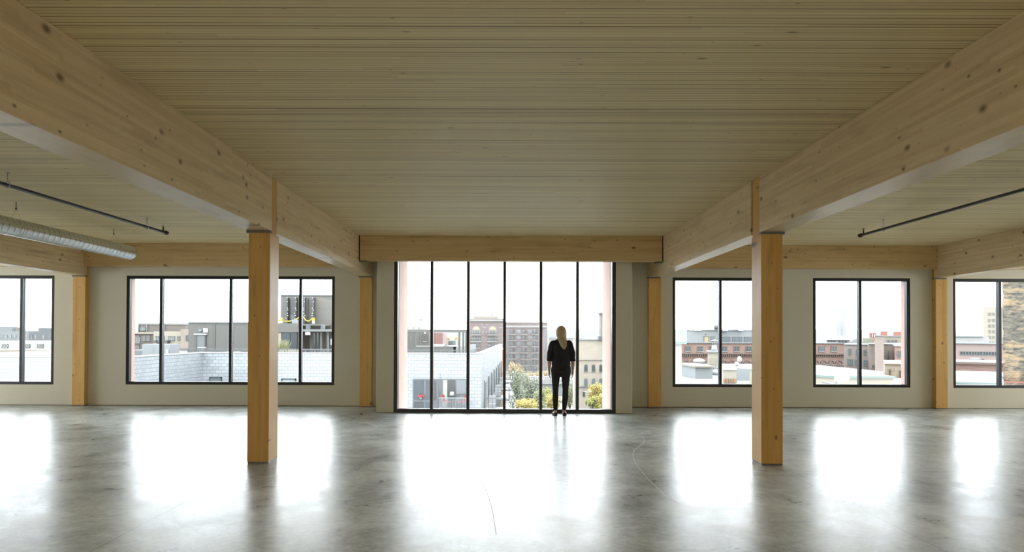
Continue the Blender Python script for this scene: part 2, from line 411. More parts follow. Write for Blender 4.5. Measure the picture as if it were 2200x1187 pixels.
# windows
def make_window(name, hole, mull_px, y, fw=.07, depth=.1, sill_h=None):
    x0, x1, z0, z1 = hole; root = struct(empty(name, (0, 0, 0)))
    sh = sill_h or fw
    g = MB(); g.box(x0, x0+fw, y, y+depth, z0, z1, M_frame); g.box(x1-fw, x1, y, y+depth, z0, z1, M_frame)
    g.box(x0+fw, x1-fw, y, y+depth, z0, z0+sh, M_frame); g.box(x0+fw, x1-fw, y, y+depth, z1-fw, z1, M_frame)
    g.build('frame', root)
    xs = [X_(p, y, 700) for p in mull_px]
    for x in xs: boxo('mullion', (x-.027, x+.027, y, y+depth, z0+sh, z1-fw), M_frame, root)
    e = [x0+fw-.027]+xs+[x1-fw+.027]
    for a, b in zip(e[:-1], e[1:]):
        boxo('pane', (a+.027, b-.027, y+depth*.55, y+depth*.55+.012, z0+sh, z1-fw), M_glass, root)
    return root
for nm, (h, ml) in WINS.items():
    make_window(nm, h, ml, YW+.012, fw=.062, depth=.09)
    portal((h[0]+h[1])/2, YO+.05, (h[2]+h[3])/2, h[1]-h[0], h[3]-h[2], (math.pi/2, 0, 0))
make_window('window_3', (GX0, GX1, 0, GZ1), [927.4, 1005.7, 1084, 1162.2, 1240.8], YG+.01, fw=.07, depth=.12, sill_h=.075)
portal((GX0+GX1)/2, YG+.2, 1.6, GX1-GX0, GZ1, (math.pi/2, 0, 0))
# rusted steel lining of the openings, outside the glass
k = 1
for nm, (h, ml) in WINS.items():
    x0, x1, z0, z1 = h; g = MB(); a, b = YW+.16, YO+.02
    g.box(x0, x0+.02, a, b, z0, z1, M_cedar); g.box(x1-.02, x1, a, b, z0, z1, M_cedar)
    g.box(x0, x1, a, b, z1-.02, z1, M_cedar); g.box(x0, x1, a, b, z0, z0+.015, M_cedar)
    struct(g.build('trim_%d' % k)); k += 1
g = MB(); a, b = YG+.17, YO-.1
g.box(GX0-.05, GX0+.072, a, b, -.3, HC, M_cedar); g.box(GX1-.072, GX1+.05, a, b, -.3, HC, M_cedar)
struct(g.build('trim_%d' % k)); k += 1
struct(boxo('trim_%d' % k, (BX0, BX1, YG+.14, YG+.24, -.28, -.01), plain('pale_sill', (.3, .3, .3)))); 

# ------------------------------------------------------------------ timber frame
def column(label, x0, x1, y0, y1, up=None, plate_y=None, side=0):
    r = thing('timber_column', label, 'column', 'glued timber columns')
    boxo('shaft', (x0, x1, y0, y1, .018, HB-.03), M_col, r, .004)
    boxo('base_plate', (x0+.006, x1-.004, y0+.006, y1-.004, 0, .018), M_steel, r)
    if up: boxo('upper_shaft', (up[0], up[1], up[2], up[3], HB-.03, HC), M_col, r, .003)
    if plate_y: boxo('bearing_plate', (x0-.03 if side <= 0 else x0+.01, x1-.01 if side <= 0 else x1+.03, plate_y[0], plate_y[1], HB-.03, HB-.002), M_steel, r)
    return r
column('free-standing light timber column left of centre, standing well inside the room', XL-CW, XL, Y1, Y1+CD,
       (XL-CW, XLF, Y1+.085, Y1+CD), (Y1+.01, Y1+.08), -1)
column('free-standing light timber column right of centre, standing well inside the room', XR, XR+CW, Y1, Y1+CD,
       (XR+.012, XR+CW, Y1+.085, Y1+CD), (Y1+.01, Y1+.08), 1)
FLx0, FLx1 = X_(154.8, Y3, 800), X_(181.5, Y3, 800); FRx0, FRx1 = X_(2011, Y3, 800), X_(2036.3, Y3, 800)
for lab, a, b in (('timber column against the wall left of the big central window', XLF-.25, XLF),
                  ('timber column against the wall right of the big central window', XRF, XRF+.25),
                  ('farthest left timber column, on the wall below the round metal duct', FLx0, FLx1),
                  ('farthest right timber column, on the wall beside the window facing the dark brick chimney', FRx0, FRx1)):
    column(lab, a, b, Y3, Y3+.26, (a, b, Y3+.09, Y3+.26), (Y3+.01, Y3+.08), 0)
def beam(label, dims, m=M_beam, grp='lengthwise ceiling beams'):
    return tag(boxo('timber_beam', dims, m, None, .004), label, 'beam', grp)
BW = .29
beam('long timber ceiling beam from upper left corner to the free-standing left column', (XL-BW, XL, RY0, Y1+.055, HB, HC))
beam('long timber ceiling beam from upper right corner to the free-standing right column', (XR, XR+BW, RY0, Y1+.055, HB, HC))
beam('timber ceiling beam running from the left free-standing column to the window wall', (XLF-.25, XLF, Y1+CD+.004, Y3+.085, HB, HC))
beam('timber ceiling beam running from the right free-standing column to the window wall', (XRF, XRF+.25, Y1+CD+.004, Y3+.085, HB, HC))
beam('timber ceiling beam at the far left, partly behind the round metal duct', (FLx0-.0, FLx1, RY0, Y3+.06, HB, HC))
beam('timber ceiling beam at the far right edge, above the dark brick chimney window', (FRx0, FRx1, RY0, Y3+.06, HB, HC))
PG = 'crosswise beams along the window wall'
YP = YW-.19
def cross(label, x0, x1, y0, y1):
    b = beam(label, (x0+.018, x1-.018, y0, y1, HP, HC), M_beamx, PG)
    if not label.startswith('crosswise timber beam over'):
        for a in (x0+.003, x1-.018): boxo('end_seal', (a, a+.015, y0+.006, y1-.02, HP, HC), M_seal, b)
    return b
cb = cross('crosswise timber beam over the big central window', XLF, XRF, YC, YC+.19)
cross('crosswise timber beam on the wall over the wide four-pane window', FLx1-.06, XLF-.25, YP, YW-.01)
cross('crosswise timber beam on the wall over the two right-hand two-pane windows', XRF+.25, FRx0+.06, YP, YW-.01)
cross('crosswise timber beam on the wall at the far left picture edge', RX0, FLx0, YP, YW-.01)
cross('crosswise timber beam on the wall at the far right picture edge', FRx1, RX1, YP, YW-.01)
# dark joints and small steel seats at the beam ends
boxo('end_seal', (XLF, XLF+.018, YC+.01, YC+.18, HP, HC), M_seal, cb)
boxo('end_seal', (XRF-.018, XRF, YC+.01, YC+.18, HP, HC), M_seal, cb)
boxo('seat_bracket', (XLF, XLF+.14, YC+.01, YC+.18, HP-.018, HP), M_steel, cb)
boxo('seat_bracket', (XRF-.14, XRF, YC+.01, YC+.18, HP-.018, HP), M_steel, cb)

# ------------------------------------------------------------------ duct and sprinkler pipes
DX, DZ, DR = -6.98, 3.0, .127
duct = thing('spiral_duct', 'round galvanised spiral duct hanging below the ceiling at left', 'duct')
g = MB(); vs = []; fs = []; seg = 40; y_a, y_b = RY0+.5, 12.62
N = int((y_b-y_a)/.02)
for i in range(N+1):
    y = y_a+(y_b-y_a)*i/N
    for kk in range(seg):
        a = 2*math.pi*kk/seg
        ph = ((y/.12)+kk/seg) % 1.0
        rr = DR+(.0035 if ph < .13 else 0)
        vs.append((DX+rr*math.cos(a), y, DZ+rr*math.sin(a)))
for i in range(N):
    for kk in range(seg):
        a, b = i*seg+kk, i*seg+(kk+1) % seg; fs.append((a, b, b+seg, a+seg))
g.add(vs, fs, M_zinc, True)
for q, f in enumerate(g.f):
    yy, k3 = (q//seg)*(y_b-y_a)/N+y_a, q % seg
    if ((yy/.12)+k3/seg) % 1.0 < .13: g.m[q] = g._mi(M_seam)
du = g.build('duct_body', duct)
sm = du.modifiers.new('wall', 'SOLIDIFY'); sm.thickness = .003; sm.offset = -1
for hy in (12.1, 9.68, 7.2):
    g = MB(); g.tube([(DX, hy, HC), (DX, hy, HC-.09)], .005, M_pipe); g.ball((DX, hy, HC-.095), .013, M_pipe)
    for s_ in (-1, 1):
        g.tube([(DX, hy, HC-.1), (DX+s_*DR*1.0, hy, DZ+.03)], .0016, M_hang, 5)
    g.tube([(DX+(DR+.002)*math.cos(t), hy, DZ+(DR+.002)*math.sin(t)) for t in [math.pi*(1.05-1.1*q/14+0) +math.pi*1.0 for q in range(15)]], .0016, M_hang, 5)
    g.build('hanger_wire', duct)
def sprinkler(px, pz, y_end, hangers, label, r=.0225):
    t = thing('sprinkler_pipe', label, 'pipe')
    MB().tube([(px, RY0+.2, pz), (px, y_end-.05, pz)], r, M_pipe, 16).build('pipe_run', t)
    for hy in hangers:
        g = MB(); g.tube([(px, hy, HC), (px, hy, pz+r+.03)], .005, M_hang)
        g.tube([(px+(r+.008)*math.sin(a), hy, pz+(r+.008)*math.cos(a)*1.25+.004) for a in [2*math.pi*q/16 for q in range(17)]], .005, M_hang, 6)
        g.box(px-.02, px+.02, hy-.02, hy+.02, HC-.006, HC, M_hang)
        g.build('pipe_hanger', t)
    g = MB(); g.tube([(px, y_end-.06, pz), (px, y_end, pz)], r+.012, M_red, 12); g.tube([(px, y_end, pz), (px, y_end+.03, pz)], r*.6, M_red, 8)
    g.box(px-.045, px+.045, y_end-.05, y_end-.02, pz-.012, pz+.012, M_red); g.build('end_coupling', t)
    yh = y_end-.13
    g = MB(); g.tube([(px, yh, pz+r*.8), (px, yh, pz+.055)], .013, M_pipe, 8); g.tube([(px, yh, pz+.05), (px, yh, pz+.085)], .008, M_red, 8)
    for s_ in (-1, 1): g.tube([(px+s_*.006, yh, pz+.055), (px+s_*.015, yh, pz+.075), (px, yh, pz+.1)], .003, M_red, 5)
    g.tube([(px, yh, pz+.098), (px, yh, pz+.102)], .02, M_red, 10); g.build('sprinkler_head', t)
sprinkler(-5.80, 3.222, 11.63, (7.9, 10.98, 4.8), 'dark sprinkler pipe under the ceiling left of the long left beam')
sprinkler(6.03, 3.216, 11.66, (7.85, 10.93, 4.8), 'dark sprinkler pipe under the ceiling right of the long right beam')

# scratches in the floor finish, a crumb of debris
pale = plain('pale_scratch', (.8, .81, .79), .4)
def scratch(pts, wd, mm=pale):
    P = [F(*p) for p in pts]; Q = []
    for i in range(len(P)-1):                # Catmull-Rom
        p0, p1, p2, p3 = P[max(i-1, 0)], P[i], P[i+1], P[min(i+2, len(P)-1)]
        for j in range(6):
            t = j/6; Q.append(.5*((2*p1)+(p2-p0)*t+(2*p0-5*p1+4*p2-p3)*t*t+(3*p1-p0-3*p2+p3)*t**3))
    Q.append(P[-1]); g = MB(); vs = []
    for i, p in enumerate(Q):
        d = (Q[min(i+1, len(Q)-1)]-Q[max(i-1, 0)]).normalized(); n_ = Vector((-d.y, d.x, 0))*wd/2
        vs += [(p+n_).to_tuple()[:2]+(.0008,), (p-n_).to_tuple()[:2]+(.0008,)]
    g.add(vs, [(2*i, 2*i+1, 2*i+3, 2*i+2) for i in range(len(Q)-1)], mm); return g.build('surface_scratch', fl)
scratch([(1372, 938), (1382, 942), (1385, 949), (1378, 957), (1364, 967), (1360, 978), (1364, 993), (1374, 1008), (1394, 1032), (1415, 1052), (1432, 1068), (1458, 1082)], .010)
grime = plain('dark_scratch', (.2, .2, .19), .5)
scratch([(1018, 1018), (1036, 1040), (1050, 1070), (1058, 1100), (1066, 1150)], .006, grime)
scratch([(1181, 985), (1184, 1000), (1200, 1013), (1222, 1024)], .006, grime)
g = MB(); q = F(776, 891.5); g.ball((q.x, q.y, .012), (.018, .015, .013), plain('debris', (.05, .04, .03)), 7, 5)
tag(g.build('debris_crumb'), 'small dark crumb on the floor near the left wall column', 'debris')

# ------------------------------------------------------------------ the woman at the window
PX0, PY0 = W(1205, 800, 12.75).x, 12.72
def remesh(o, v, smooth=4):
    r = o.modifiers.new('remesh', 'REMESH'); r.mode = 'VOXEL'; r.voxel_size = v; r.use_smooth_shade = True
    if smooth:
        s_ = o.modifiers.new('smooth', 'SMOOTH'); s_.iterations = smooth; s_.factor = .5
    return o
def limb(g, pts, m, seg=14):
    """pts (x, y, z, r): tapered tube with rounded ends"""
    P = [(a+PX0, b+PY0, c) for a, b, c, r in pts]; R = [p[3] for p in pts]
    g.tube(P, R, m, seg)
    g.ball(P[0], R[0]*.98, m, 12, 8); g.ball(P[-1], R[-1]*.98, m, 12, 8)
def build_woman():
    skin = plain('skin', (.50, .30, .21), .5, .08, 20); shirtm = plain('black_shirt_cloth', (.012, .012, .015), .85, .4, 8)
    trm = plain('black_trouser_cloth', (.011, .010, .009), .8, .3, 8); shoem = plain('black_leather', (.012, .011, .011), .35)
    r = thing('person', 'woman with long blonde hair in black clothes, seen from behind at the big window', 'person')
    g = MB()
    T = lambda cx, cy, cz, rx, ry: (PX0+cx, PY0+cy, cz, rx, ry)
    # torso, neck, head
    g.loft([T(0, 0, .77, .12, .08), T(0, 0, .80, .150, .10), T(0, 0, .86, .165, .11), T(0, .005, .96, .145, .095), T(0, .005, 1.05, .128, .088),
            T(0, .01, 1.15, .14, .095), T(0, .005, 1.27, .155, .10), T(0, 0, 1.34, .14, .08), T(0, -.005, 1.38, .09, .06), T(.001, 0, 1.42, .06, .055),
            T(.002, .008, 1.46, .05, .052), T(.002, .015, 1.50, .05, .055)], skin, 24)
    g.loft([T(.002, .03, 1.45, .03, .03), T(.002, .035, 1.475, .052, .068), T(.002, .025, 1.52, .066, .085), T(.002, .018, 1.57, .074, .094), T(.002, .012, 1.61, .072, .09),
            T(.002, .008, 1.64, .058, .072), T(.002, .006, 1.66, .03, .04)], skin, 24)
    g.ball((PX0+.002, PY0+.118, 1.535), (.012, .02, .02), skin); g.ball((PX0+.002, PY0+.104, 1.558), (.010, .016, .03), skin)
    for s_ in (-1, 1):
        g.ball((PX0+s_*.076, PY0+.015, 1.545), (.010, .02, .032), skin)
    g.ball((PX0+.002, PY0+.1, 1.497), (.024, .014, .009), skin)
    for s_ in (-1, 1):                       # arms: shoulder, elbow, wrist
        ox = -.003 if s_ < 0 else .006
        limb(g, [(s_*.140, 0, 1.335, .045), (s_*.185, -.005, 1.25, .044), (s_*.208+ox, -.01, 1.10, .040), (s_*.213+ox, .0, 1.02, .040), (s_*.216+ox, .02, .93, .033), (s_*.216+ox, .035, .86, .026)], skin)
        # palm, five fingers
        hx = s_*.216+ox
        g.loft([T(hx, .037, .765, .017, .034), T(hx, .04, .80, .020, .042), T(hx, .037, .84, .019, .034), T(hx, .035, .865, .02, .026)], skin, 14)
        for fi, (fy, ln, rr) in enumerate(((.012, .060, .0082), (.030, .078, .009), (.049, .083, .0092), (.068, .072, .0088))):
            x0, y0, z0 = hx, fy+.0, .778
            limb(g, [(x0, y0, z0, rr), (x0-s_*.003, y0+.002, z0-ln*.42, rr*.95), (x0-s_*.012, y0+.001, z0-ln*.75, rr*.85), (x0-s_*.022, y0-.001, z0-ln, rr*.72)], skin, 8)
        limb(g, [(hx-s_*.008, .070, .835, .012), (hx-s_*.016, .092, .805, .0105), (hx-s_*.022, .102, .775, .0095), (hx-s_*.026, .104, .755, .008)], skin, 8)
    # legs under the trousers, bare ankle, foot
    for s_, xs in ((-1, (-.085, -.098, -.104, -.100)), (1, (.088, .083, .076, .060))):
        limb(g, [(s_*.085, 0, .82, .07), (xs[0]*1.08, 0, .66, .052), (xs[1], .005, .47, .042), (xs[2], -.008, .33, .044), (xs[3], 0, .12, .032), (xs[3], .0, .06, .028)], skin)
        limb(g, [(xs[3], -.005, .042, .022), (xs[3]+s_*.02, .10, .034, .02), (xs[3]+s_*.025, .14, .03, .016)], skin)
    remesh(g.build('body', r), .0055, 3)
    # shirt
    g = MB()
    g.loft([T(.0, 0, .935, .172, .122), T(.0, 0, .97, .178, .125), T(.0, .005, 1.03, .170, .12), T(0, .008, 1.12, .166, .118), T(0, .006, 1.23, .172, .12), T(0, .003, 1.31, .178, .112),
            T(0, 0, 1.36, .168, .095), T(0, -.003, 1.395, .125, .078), T(.001, -.002, 1.425, .072, .068), T(.002, .002, 1.445, .062, .062)], shirtm, 28)
    for s_ in (-1, 1):
        ox = -.003 if s_ < 0 else .006
        limb(g, [(s_*.150, 0, 1.345, .062), (s_*.178, -.003, 1.27, .060), (s_*.200+ox, -.01, 1.17, .057), (s_*.208+ox, -.01, 1.09, .053), (s_*.212+ox, 0, 1.045, .047)], shirtm)
        g.tube([(PX0+s_*.212+ox, PY0, 1.06), (PX0+s_*.214+ox, PY0+.004, 1.015)], [.051, .050], shirtm, 16)
    sh = remesh(g.build('shirt', r), .007, 3)
    tx = bpy.data.textures.new('cloth_folds', 'CLOUDS'); tx.noise_scale = .07
    dm = sh.modifiers.new('folds', 'DISPLACE'); dm.texture = tx; dm.strength = .018; dm.mid_level = .5; dm.texture_coords = 'LOCAL'
    # trousers
    g = MB()
    g.loft([T(0, 0, .725, .10, .08), T(0, -.004, .77, .172, .12), T(0, -.008, .83, .190, .135), T(0, -.004, .90, .182, .125), T(0, 0, .97, .160, .108), T(0, 0, 1.0, .150, .1)], trm, 28)
    g.loft([T(-.100, 0, .105, .041, .045), T(-.102, 0, .16, .043, .048), T(-.104, -.012, .30, .053, .060), T(-.104, -.012, .36, .054, .060), T(-.100, .0, .46, .052, .056), T(-.102, 0, .56, .061, .066), T(-.100, 0, .66, .072, .08), T(-.096, 0, .75, .085, .10), T(-.09, 0, .80, .09, .11)], trm, 22)
    g.loft([T(.060, 0, .105, .037, .044), T(.063, 0, .16, .042, .048), T(.076, -.012, .30, .055, .060), T(.080, -.012, .36, .056, .060), T(.083, .0, .46, .054, .056), T(.084, 0, .56, .061, .066), T(.087, 0, .66, .072, .08), T(.09, 0, .75, .085, .10), T(.09, 0, .80, .09, .11)], trm, 22)
    tr = remesh(g.build('trousers', r), .007, 3)
    dm = tr.modifiers.new('folds', 'DISPLACE'); dm.texture = tx; dm.strength = .008; dm.mid_level = .5
    for xs, s_ in ((-.103, -1), (.064, 1)):
        g = MB()
        g.loft([(PX0+xs, PY0-.015, .004, .036, .05), (PX0+xs, PY0-.012, .03, .041, .056), (PX0+xs, PY0-.008, .062, .034, .045)], shoem, 18)
        limb(g, [(xs, .0, .036, .035), (xs+s_*.018, .07, .032, .036), (xs+s_*.024, .13, .028, .030), (xs+s_*.026, .165, .024, .02)], shoem)
        g.box(PX0+xs-.036, PX0+xs+.036, PY0-.066, PY0+.0, .001, .02, shoem)
        remesh(g.build('shoe', r), .005, 3)
    # hair: cap plus a long fall of strands drifting to the right
    hm, n, b = new_mat('blonde_hair')
    t = node(n, 'ShaderNodeTexCoord'); mp = node(n, 'ShaderNodeMapping'); mp.inputs['Scale'].default_value = (160, 160, 4)
    L(n, t.outputs['Object'], mp.inputs[0]); z = node(n, 'ShaderNodeTexNoise', Scale=1.0, Detail=3.0); L(n, mp.outputs[0], z.inputs['Vector'])
    L(n, ramp(n, z.outputs['Fac'], .3, .7, (.24, .15, .065), (.62, .47, .25)), b.inputs['Base Color']); b.inputs['Roughness'].default_value = .4
    bp = node(n, 'ShaderNodeBump', Strength=.8, Distance=.006); L(n, z.outputs['Fac'], bp.inputs['Height']); L(n, bp.outputs[0], b.inputs['Normal'])
    g = MB()
    g.loft([T(.048, -.112, 1.236, .006, .01), T(.046, -.112, 1.26, .032, .018), T(.038, -.108, 1.30, .055, .026), T(.030, -.098, 1.35, .066, .035), T(.020, -.072, 1.40, .074, .05), T(.010, -.04, 1.45, .080, .062),
            T(.002, -.015, 1.50, .088, .085), T(.0, -.002, 1.55, .094, .10), T(0, .0, 1.59, .093, .103), T(0, .0, 1.63, .083, .094), T(0, .0, 1.655, .064, .074), T(0, 0, 1.672, .040, .048), T(0, 0, 1.68, .012, .015)], hm, 28)
    rnd = random.Random(3)
    for i in range(46):                      # separate locks
        a = math.pi*(1.0+rnd.random())
        a0x, a0y = math.cos(a), math.sin(a)
        e = 1.235+rnd.random()*.09+.05*abs(a0x)
        limb(g, [(.088*a0x, .095*a0y, 1.56, .009), (.085*a0x+.003, .085*a0y-.01, 1.49, .009), (.074*a0x+.013, .05*a0y-.045, 1.42, .008), (.064*a0x+.028, .03*a0y-.085, 1.34, .007), (.04*a0x+.046, .012*a0y-.105, e, .003)], hm, 6)
    remesh(g.build('hair', r), .005, 1)
    em = plain('eye', (.1, .12, .15), .2)
    for s_ in (-1, 1): MB().ball((PX0+s_*.03, PY0+.100, 1.568), .0115, em).build('eye', r)
    return r
build_woman()
# ================================================================== the town outside
GZ = -22.0
A = dict
def cm(name, c, r=.7, v=.08, s=.6, metal=0.0): return plain(name, tuple(x*EXT for x in c), r, v, s, metal)
M_street = cm('pale_street_concrete', (.42, .42, .41), .9, .2, .05)
M_white = cm('white_roof_membrane', (.27, .27, .26), .8, .08, .4)
M_whitew = cm('white_render', (.36, .35, .33))
M_pgrey = cm('pale_grey_metal', (.22, .235, .24), .5)
M_mgrey = cm('mid_grey_metal', (.13, .14, .14), .5)
M_dgrey = cm('dark_grey_metal', (.055, .058, .058), .5)
M_tan = cm('tan_stucco', (.26, .22, .16)); M_cream = cm('cream_stucco', (.33, .29, .22))
M_brown = bricks('brown_grey_brick', (.125, .105, .085), (.15, .125, .10), (.17, .15, .13), .6, .2, .02)
M_brick = bricks('red_brick', (.24, .13, .10), (.29, .165, .125), (.27, .21, .18), .5, .17, .02)
M_brickd = bricks('purple_brown_brick', (.16, .10, .09), (.19, .125, .115), (.19, .15, .14), .9, .3, .03)
M_bricktan = bricks('tan_brown_brick', (.27, .205, .17), (.31, .24, .20), (.31, .26, .23), .5, .18, .02)
M_stone = bricks('tan_rubble_stone', (.26, .19, .12), (.32, .25, .16), (.30, .26, .2), .6, .35, .05)
M_beige = bricks('beige_brick', (.37, .32, .25), (.40, .345, .275), (.38, .33, .26), 1.0, .32, .02)
M_shing = bricks('white_metal_shingles', (.24, .255, .265), (.30, .32, .33), (.205, .22, .23), .38, .22, .02, .4, .9)
M_side = ribbed('grey_brown_siding', (.10, .095, .082), .3)
M_side2 = ribbed('dark_grey_siding', (.075, .073, .066), .25)
M_gls = plain('far_window_glass', (.02, .025, .028), .3, .5, 1.2, 0, .25); M_glsl = cm('pale_window_glass', (.12, .15, .16), .15, .4, 1.2)
M_frl = cm('pale_window_frame', (.26, .25, .23)); M_frd = cm('dark_window_frame', (.03, .03, .032))
M_yblind = cm('yellow_blind', (.42, .34, .16))  # plain yellow tone for the arched windows and attic door
M_green = cm('patina_green_metal', (.16, .21, .19)); M_redt = cm('red_tile', (.30, .10, .07)); M_orange = cm('orange_panel', (.36, .17, .07))
M_conc = cm('bridge_concrete', (.27, .265, .25)); M_yel = cm('yellow_hose', (.45, .33, .03)); M_seat = cm('pale_wood_seat', (.33, .30, .20))
M_whi = cm('white_enamel', (.42, .42, .42), .4)
def BXP(g, p0, p1, t, b, D, dep, m):
    """box whose front face sits at distance D and spans the given pixels"""
    c = (t+b)/2
    g.box(X_(p0, D, c), X_(p1, D, c), D, D+dep, Z_(b, D, (p0+p1)/2), Z_(t, D, (p0+p1)/2), m); return g
def PT(name, parent, p0, p1, t, b, D, dep, m): return BXP(MB(), p0, p1, t, b, D, dep, m).build(name, parent)
def BODY(name, parent, p0, p1, t, D, dep, m, z0=GZ):
    g = MB(); g.box(X_(p0, D, t), X_(p1, D, t), D, D+dep, z0, Z_(t, D, (p0+p1)/2), m); return g.build(name, parent)
def WIN(parent, p0, p1, t, b, D, mg=None, mf=None, nv=0, nh=0, arch=False, fr=.1, sill=False, out=.12, name='window'):
    mg = mg or M_gls; mf = mf or M_frl
    x0, x1 = X_(p0, D), X_(p1, D); z0, z1 = Z_(b, D, p0), Z_(t, D, p0); w_ = x1-x0; h_ = z1-z0; f = fr*w_
    g = MB()
    if arch:
        r = w_/2; cx = (x0+x1)/2; zc = z1-r
        arc = lambda rr: [(cx+rr*math.cos(math.pi*i/10), zc+rr*math.sin(math.pi*i/10)) for i in range(11)]
        g.prism([(x1, z0)]+arc(r)+[(x0, z0)], D-out*.6, D, mf)
        g.prism([(x1-f, z0+f)]+arc(r-f)+[(x0+f, z0+f)], D-out*.8, D-out*.5, mg)
        g.box(cx-f*.25, cx+f*.25, D-out, D-out*.5, z0, zc+r*.9, mf); g.box(x0+f, x1-f, D-out, D-out*.5, zc-f*.25, zc+f*.25, mf)
    else:
        g.box(x0, x1, D-out*.6, D, z0, z1, mg)
        for q in range(nv+2):
            xx = x0+f/2+(w_-f)*q/(nv+1); g.box(xx-f/2, xx+f/2, D-out, D, z0, z1, mf)
        for q in range(nh+2):
            zz = z0+f/2+(h_-f)*q/(nh+1); g.box(x0, x1, D-out, D, zz-f/2, zz+f/2, mf)
    if sill: g.box(x0-f, x1+f, D-out*1.6, D, z0-f, z0, M_frl)
    return g.build(name, parent)
def RAIL(name, parent, p0, p1, t, b, D, n, m=None, r=.02, mid=False):
    m = m or M_mgrey; x0, x1 = X_(p0, D), X_(p1, D); zt, zb = Z_(t, D, (p0+p1)/2), Z_(b, D, (p0+p1)/2); g = MB()
    g.box(x0, x1, D-r, D+r, zt-2*r, zt, m); g.box(x0, x1, D-r/2, D+r/2, zb+.08, zb+.11, m)
    for i in range(n+1):
        x = x0+(x1-x0)*i/n; big = i % 8 == 0
        rr = r if big else r*.35
        g.box(x-rr, x+rr, D-rr, D+rr, zb, zt-r, m)
    return g.build(name, parent)
struct(MB().box(-1600, 1600, 15.5, 3200, GZ-1, GZ, M_street).build('ground'))

# ---- the white-shingled neighbour and its roof terrace
SH = thing('shingled_building', 'low building clad in white metal shingles, with a roof terrace, just across from the windows', 'building')
zA = .24; xl, xr = X_(436.5, 45, 763), X_(1034.5, 45, 764)
g = MB()
g.slab([(-60, 36.5), (xl, 36.5), (xl, 45), (xr, 45), (xr+1.1, 90), (-60, 90)], GZ, zA-1.1, M_shing)
g.slab([(-60, 36.5), (xl, 36.5), (xl, 45), (xr, 45), (xr, 45.35), (xl-.35, 45.35), (xl-.35, 36.85), (-60, 36.85)], zA-1.1, zA, M_shing)
g.slab([(xr-.3, 45.35), (xr, 45.35), (xr+1.1, 90), (xr+.75, 90)], zA-1.1, zA, M_shing)
g.build('shingled_wall', SH)
g = MB(); g.slab([(-60, 36.45), (xl+.05, 36.45), (xl+.05, 44.95), (xr+.05, 44.95), (xr+1.15, 90), (xr+.7, 90), (xr-.35, 45.4), (xl-.4, 45.4), (xl-.4, 36.9), (-60, 36.9)], zA, zA+.05, M_whi)
g.build('parapet_cap', SH)
MB().slab([(-60, 36.9), (xl-.4, 36.9), (xl-.4, 45.4), (xr-.35, 45.4), (xr+.7, 89.9), (-60, 89.9)], zA-1.12, zA-1.0, M_white).build('roof_deck', SH)
for a, b, t in ((452, 478, 811), (606, 637, 814)): WIN(SH, a, b, t, 838, 45, M_glsl, M_frd, 0, 0, fr=.07)
# windows in the return wall (facing right)
for y0, y1 in ((38.8, 40.4), (41.8, 42.8)):
    g = MB(); g.box(xl, xl+.06, y0, y1, -3.6, -1.72, M_mgrey); g.box(xl+.05, xl+.08, y0+.1, y1-.1, -3.5, -1.85, M_glsl); g.build('window', SH)
# big recessed terrace window with frames
D = 45
def at45(p0, p1, t, b, d0, d1, m, g): g.box(X_(p0, D, 850), X_(p1, D, 850), d0, d1, Z_(b, D, p0), Z_(t, D, p0), m)
tw = MB()
at45(886.5, 1001.5, 814.5, 884, D-.03, D, cm('violet_grey_frame', (.10, .10, .11)), tw); tw.build('window_surround', SH)
def ppane(p0, p1, t, b, m): 
    g = MB(); at45(p0, p1, t, b, D-.07, D-.03, m, g); g.build('window_pane', SH)
ppane(889.5, 910, 817.5, 859, M_gls); ppane(915, 928.5, 817.5, 859, M_gls); ppane(889.5, 910, 864, 878, M_frd); ppane(914, 924, 865, 878, M_gls)
ppane(931, 936, 818, 860, M_frd); ppane(952, 961, 817, 878, cm('pale_curtain', (.30, .32, .25))); ppane(962, 977, 817, 878, M_frd); ppane(980.5, 1001, 817, 878, cm('smoky_glass', (.085, .095, .095), .1))
ppane(939, 943, 816, 878, M_dgrey)
g = MB()
zt, zb = Z_(855.5, 44, 970), Z_(880, 44, 970)
g.box(X_(943, 43.6), X_(1003, 43.6), 43.58, 43.64, Z_(856.5, 43.6, 970), Z_(855, 43.6, 970), M_pgrey)
for i in range(26):
    x = X_(944+i*2.35, 43.6); g.box(x-.012, x+.012, 43.6, 43.62, Z_(881, 43.6, 970), Z_(856, 43.6, 970), M_pgrey)
g.build('balcony_railing', SH)
g = MB(); g.box(X_(940, 43.6), X_(1004, 43.6), 43.5, 45, Z_(884, 43.6, 970), Z_(880.5, 43.6, 970), M_pgrey); g.build('balcony_floor', SH)
zbal = Z_(880.5, 43.6, 970)
MB().tube([(X_(944, 44.9), 44.9, Z_(875, 44.9, 945)), (X_(946, 44.9), 44.9, Z_(804, 44.9, 945))], .02, M_mgrey).build('downpipe', SH)
def chair(px, lab, rot):
    t = tag(empty('terrace_chair', (X_(px, 44.3, 870), 44.3, zbal)), lab, 'chair', 'red folding chairs'); t.rotation_euler = (0, 0, rot)
    rd = cm('red_chair_fabric', (.34, .045, .055))
    g = MB(); g.add([(-.24, .24, .42), (.24, .24, .42), (.24, .36, .86), (-.24, .36, .86), (-.24, .27, .42), (.24, .27, .42), (.24, .39, .86), (-.24, .39, .86)],
          [(0, 1, 2, 3), (4, 5, 6, 7), (0, 1, 5, 4), (2, 3, 7, 6), (0, 3, 7, 4), (1, 2, 6, 5)], rd).build('backrest', t)
    MB().box(-.24, .24, -.22, .22, .41, .45, rd).build('seat', t)
    for s_ in (-1, 1):
        MB().tube([(s_*.23, -.24, 0), (s_*.23, .2, .5), (s_*.23, .36, .86)], .012, M_frd, 6).build('leg', t)
        MB().tube([(s_*.25, .26, 0), (s_*.25, -.18, .43)], .012, M_frd, 6).build('leg', t)
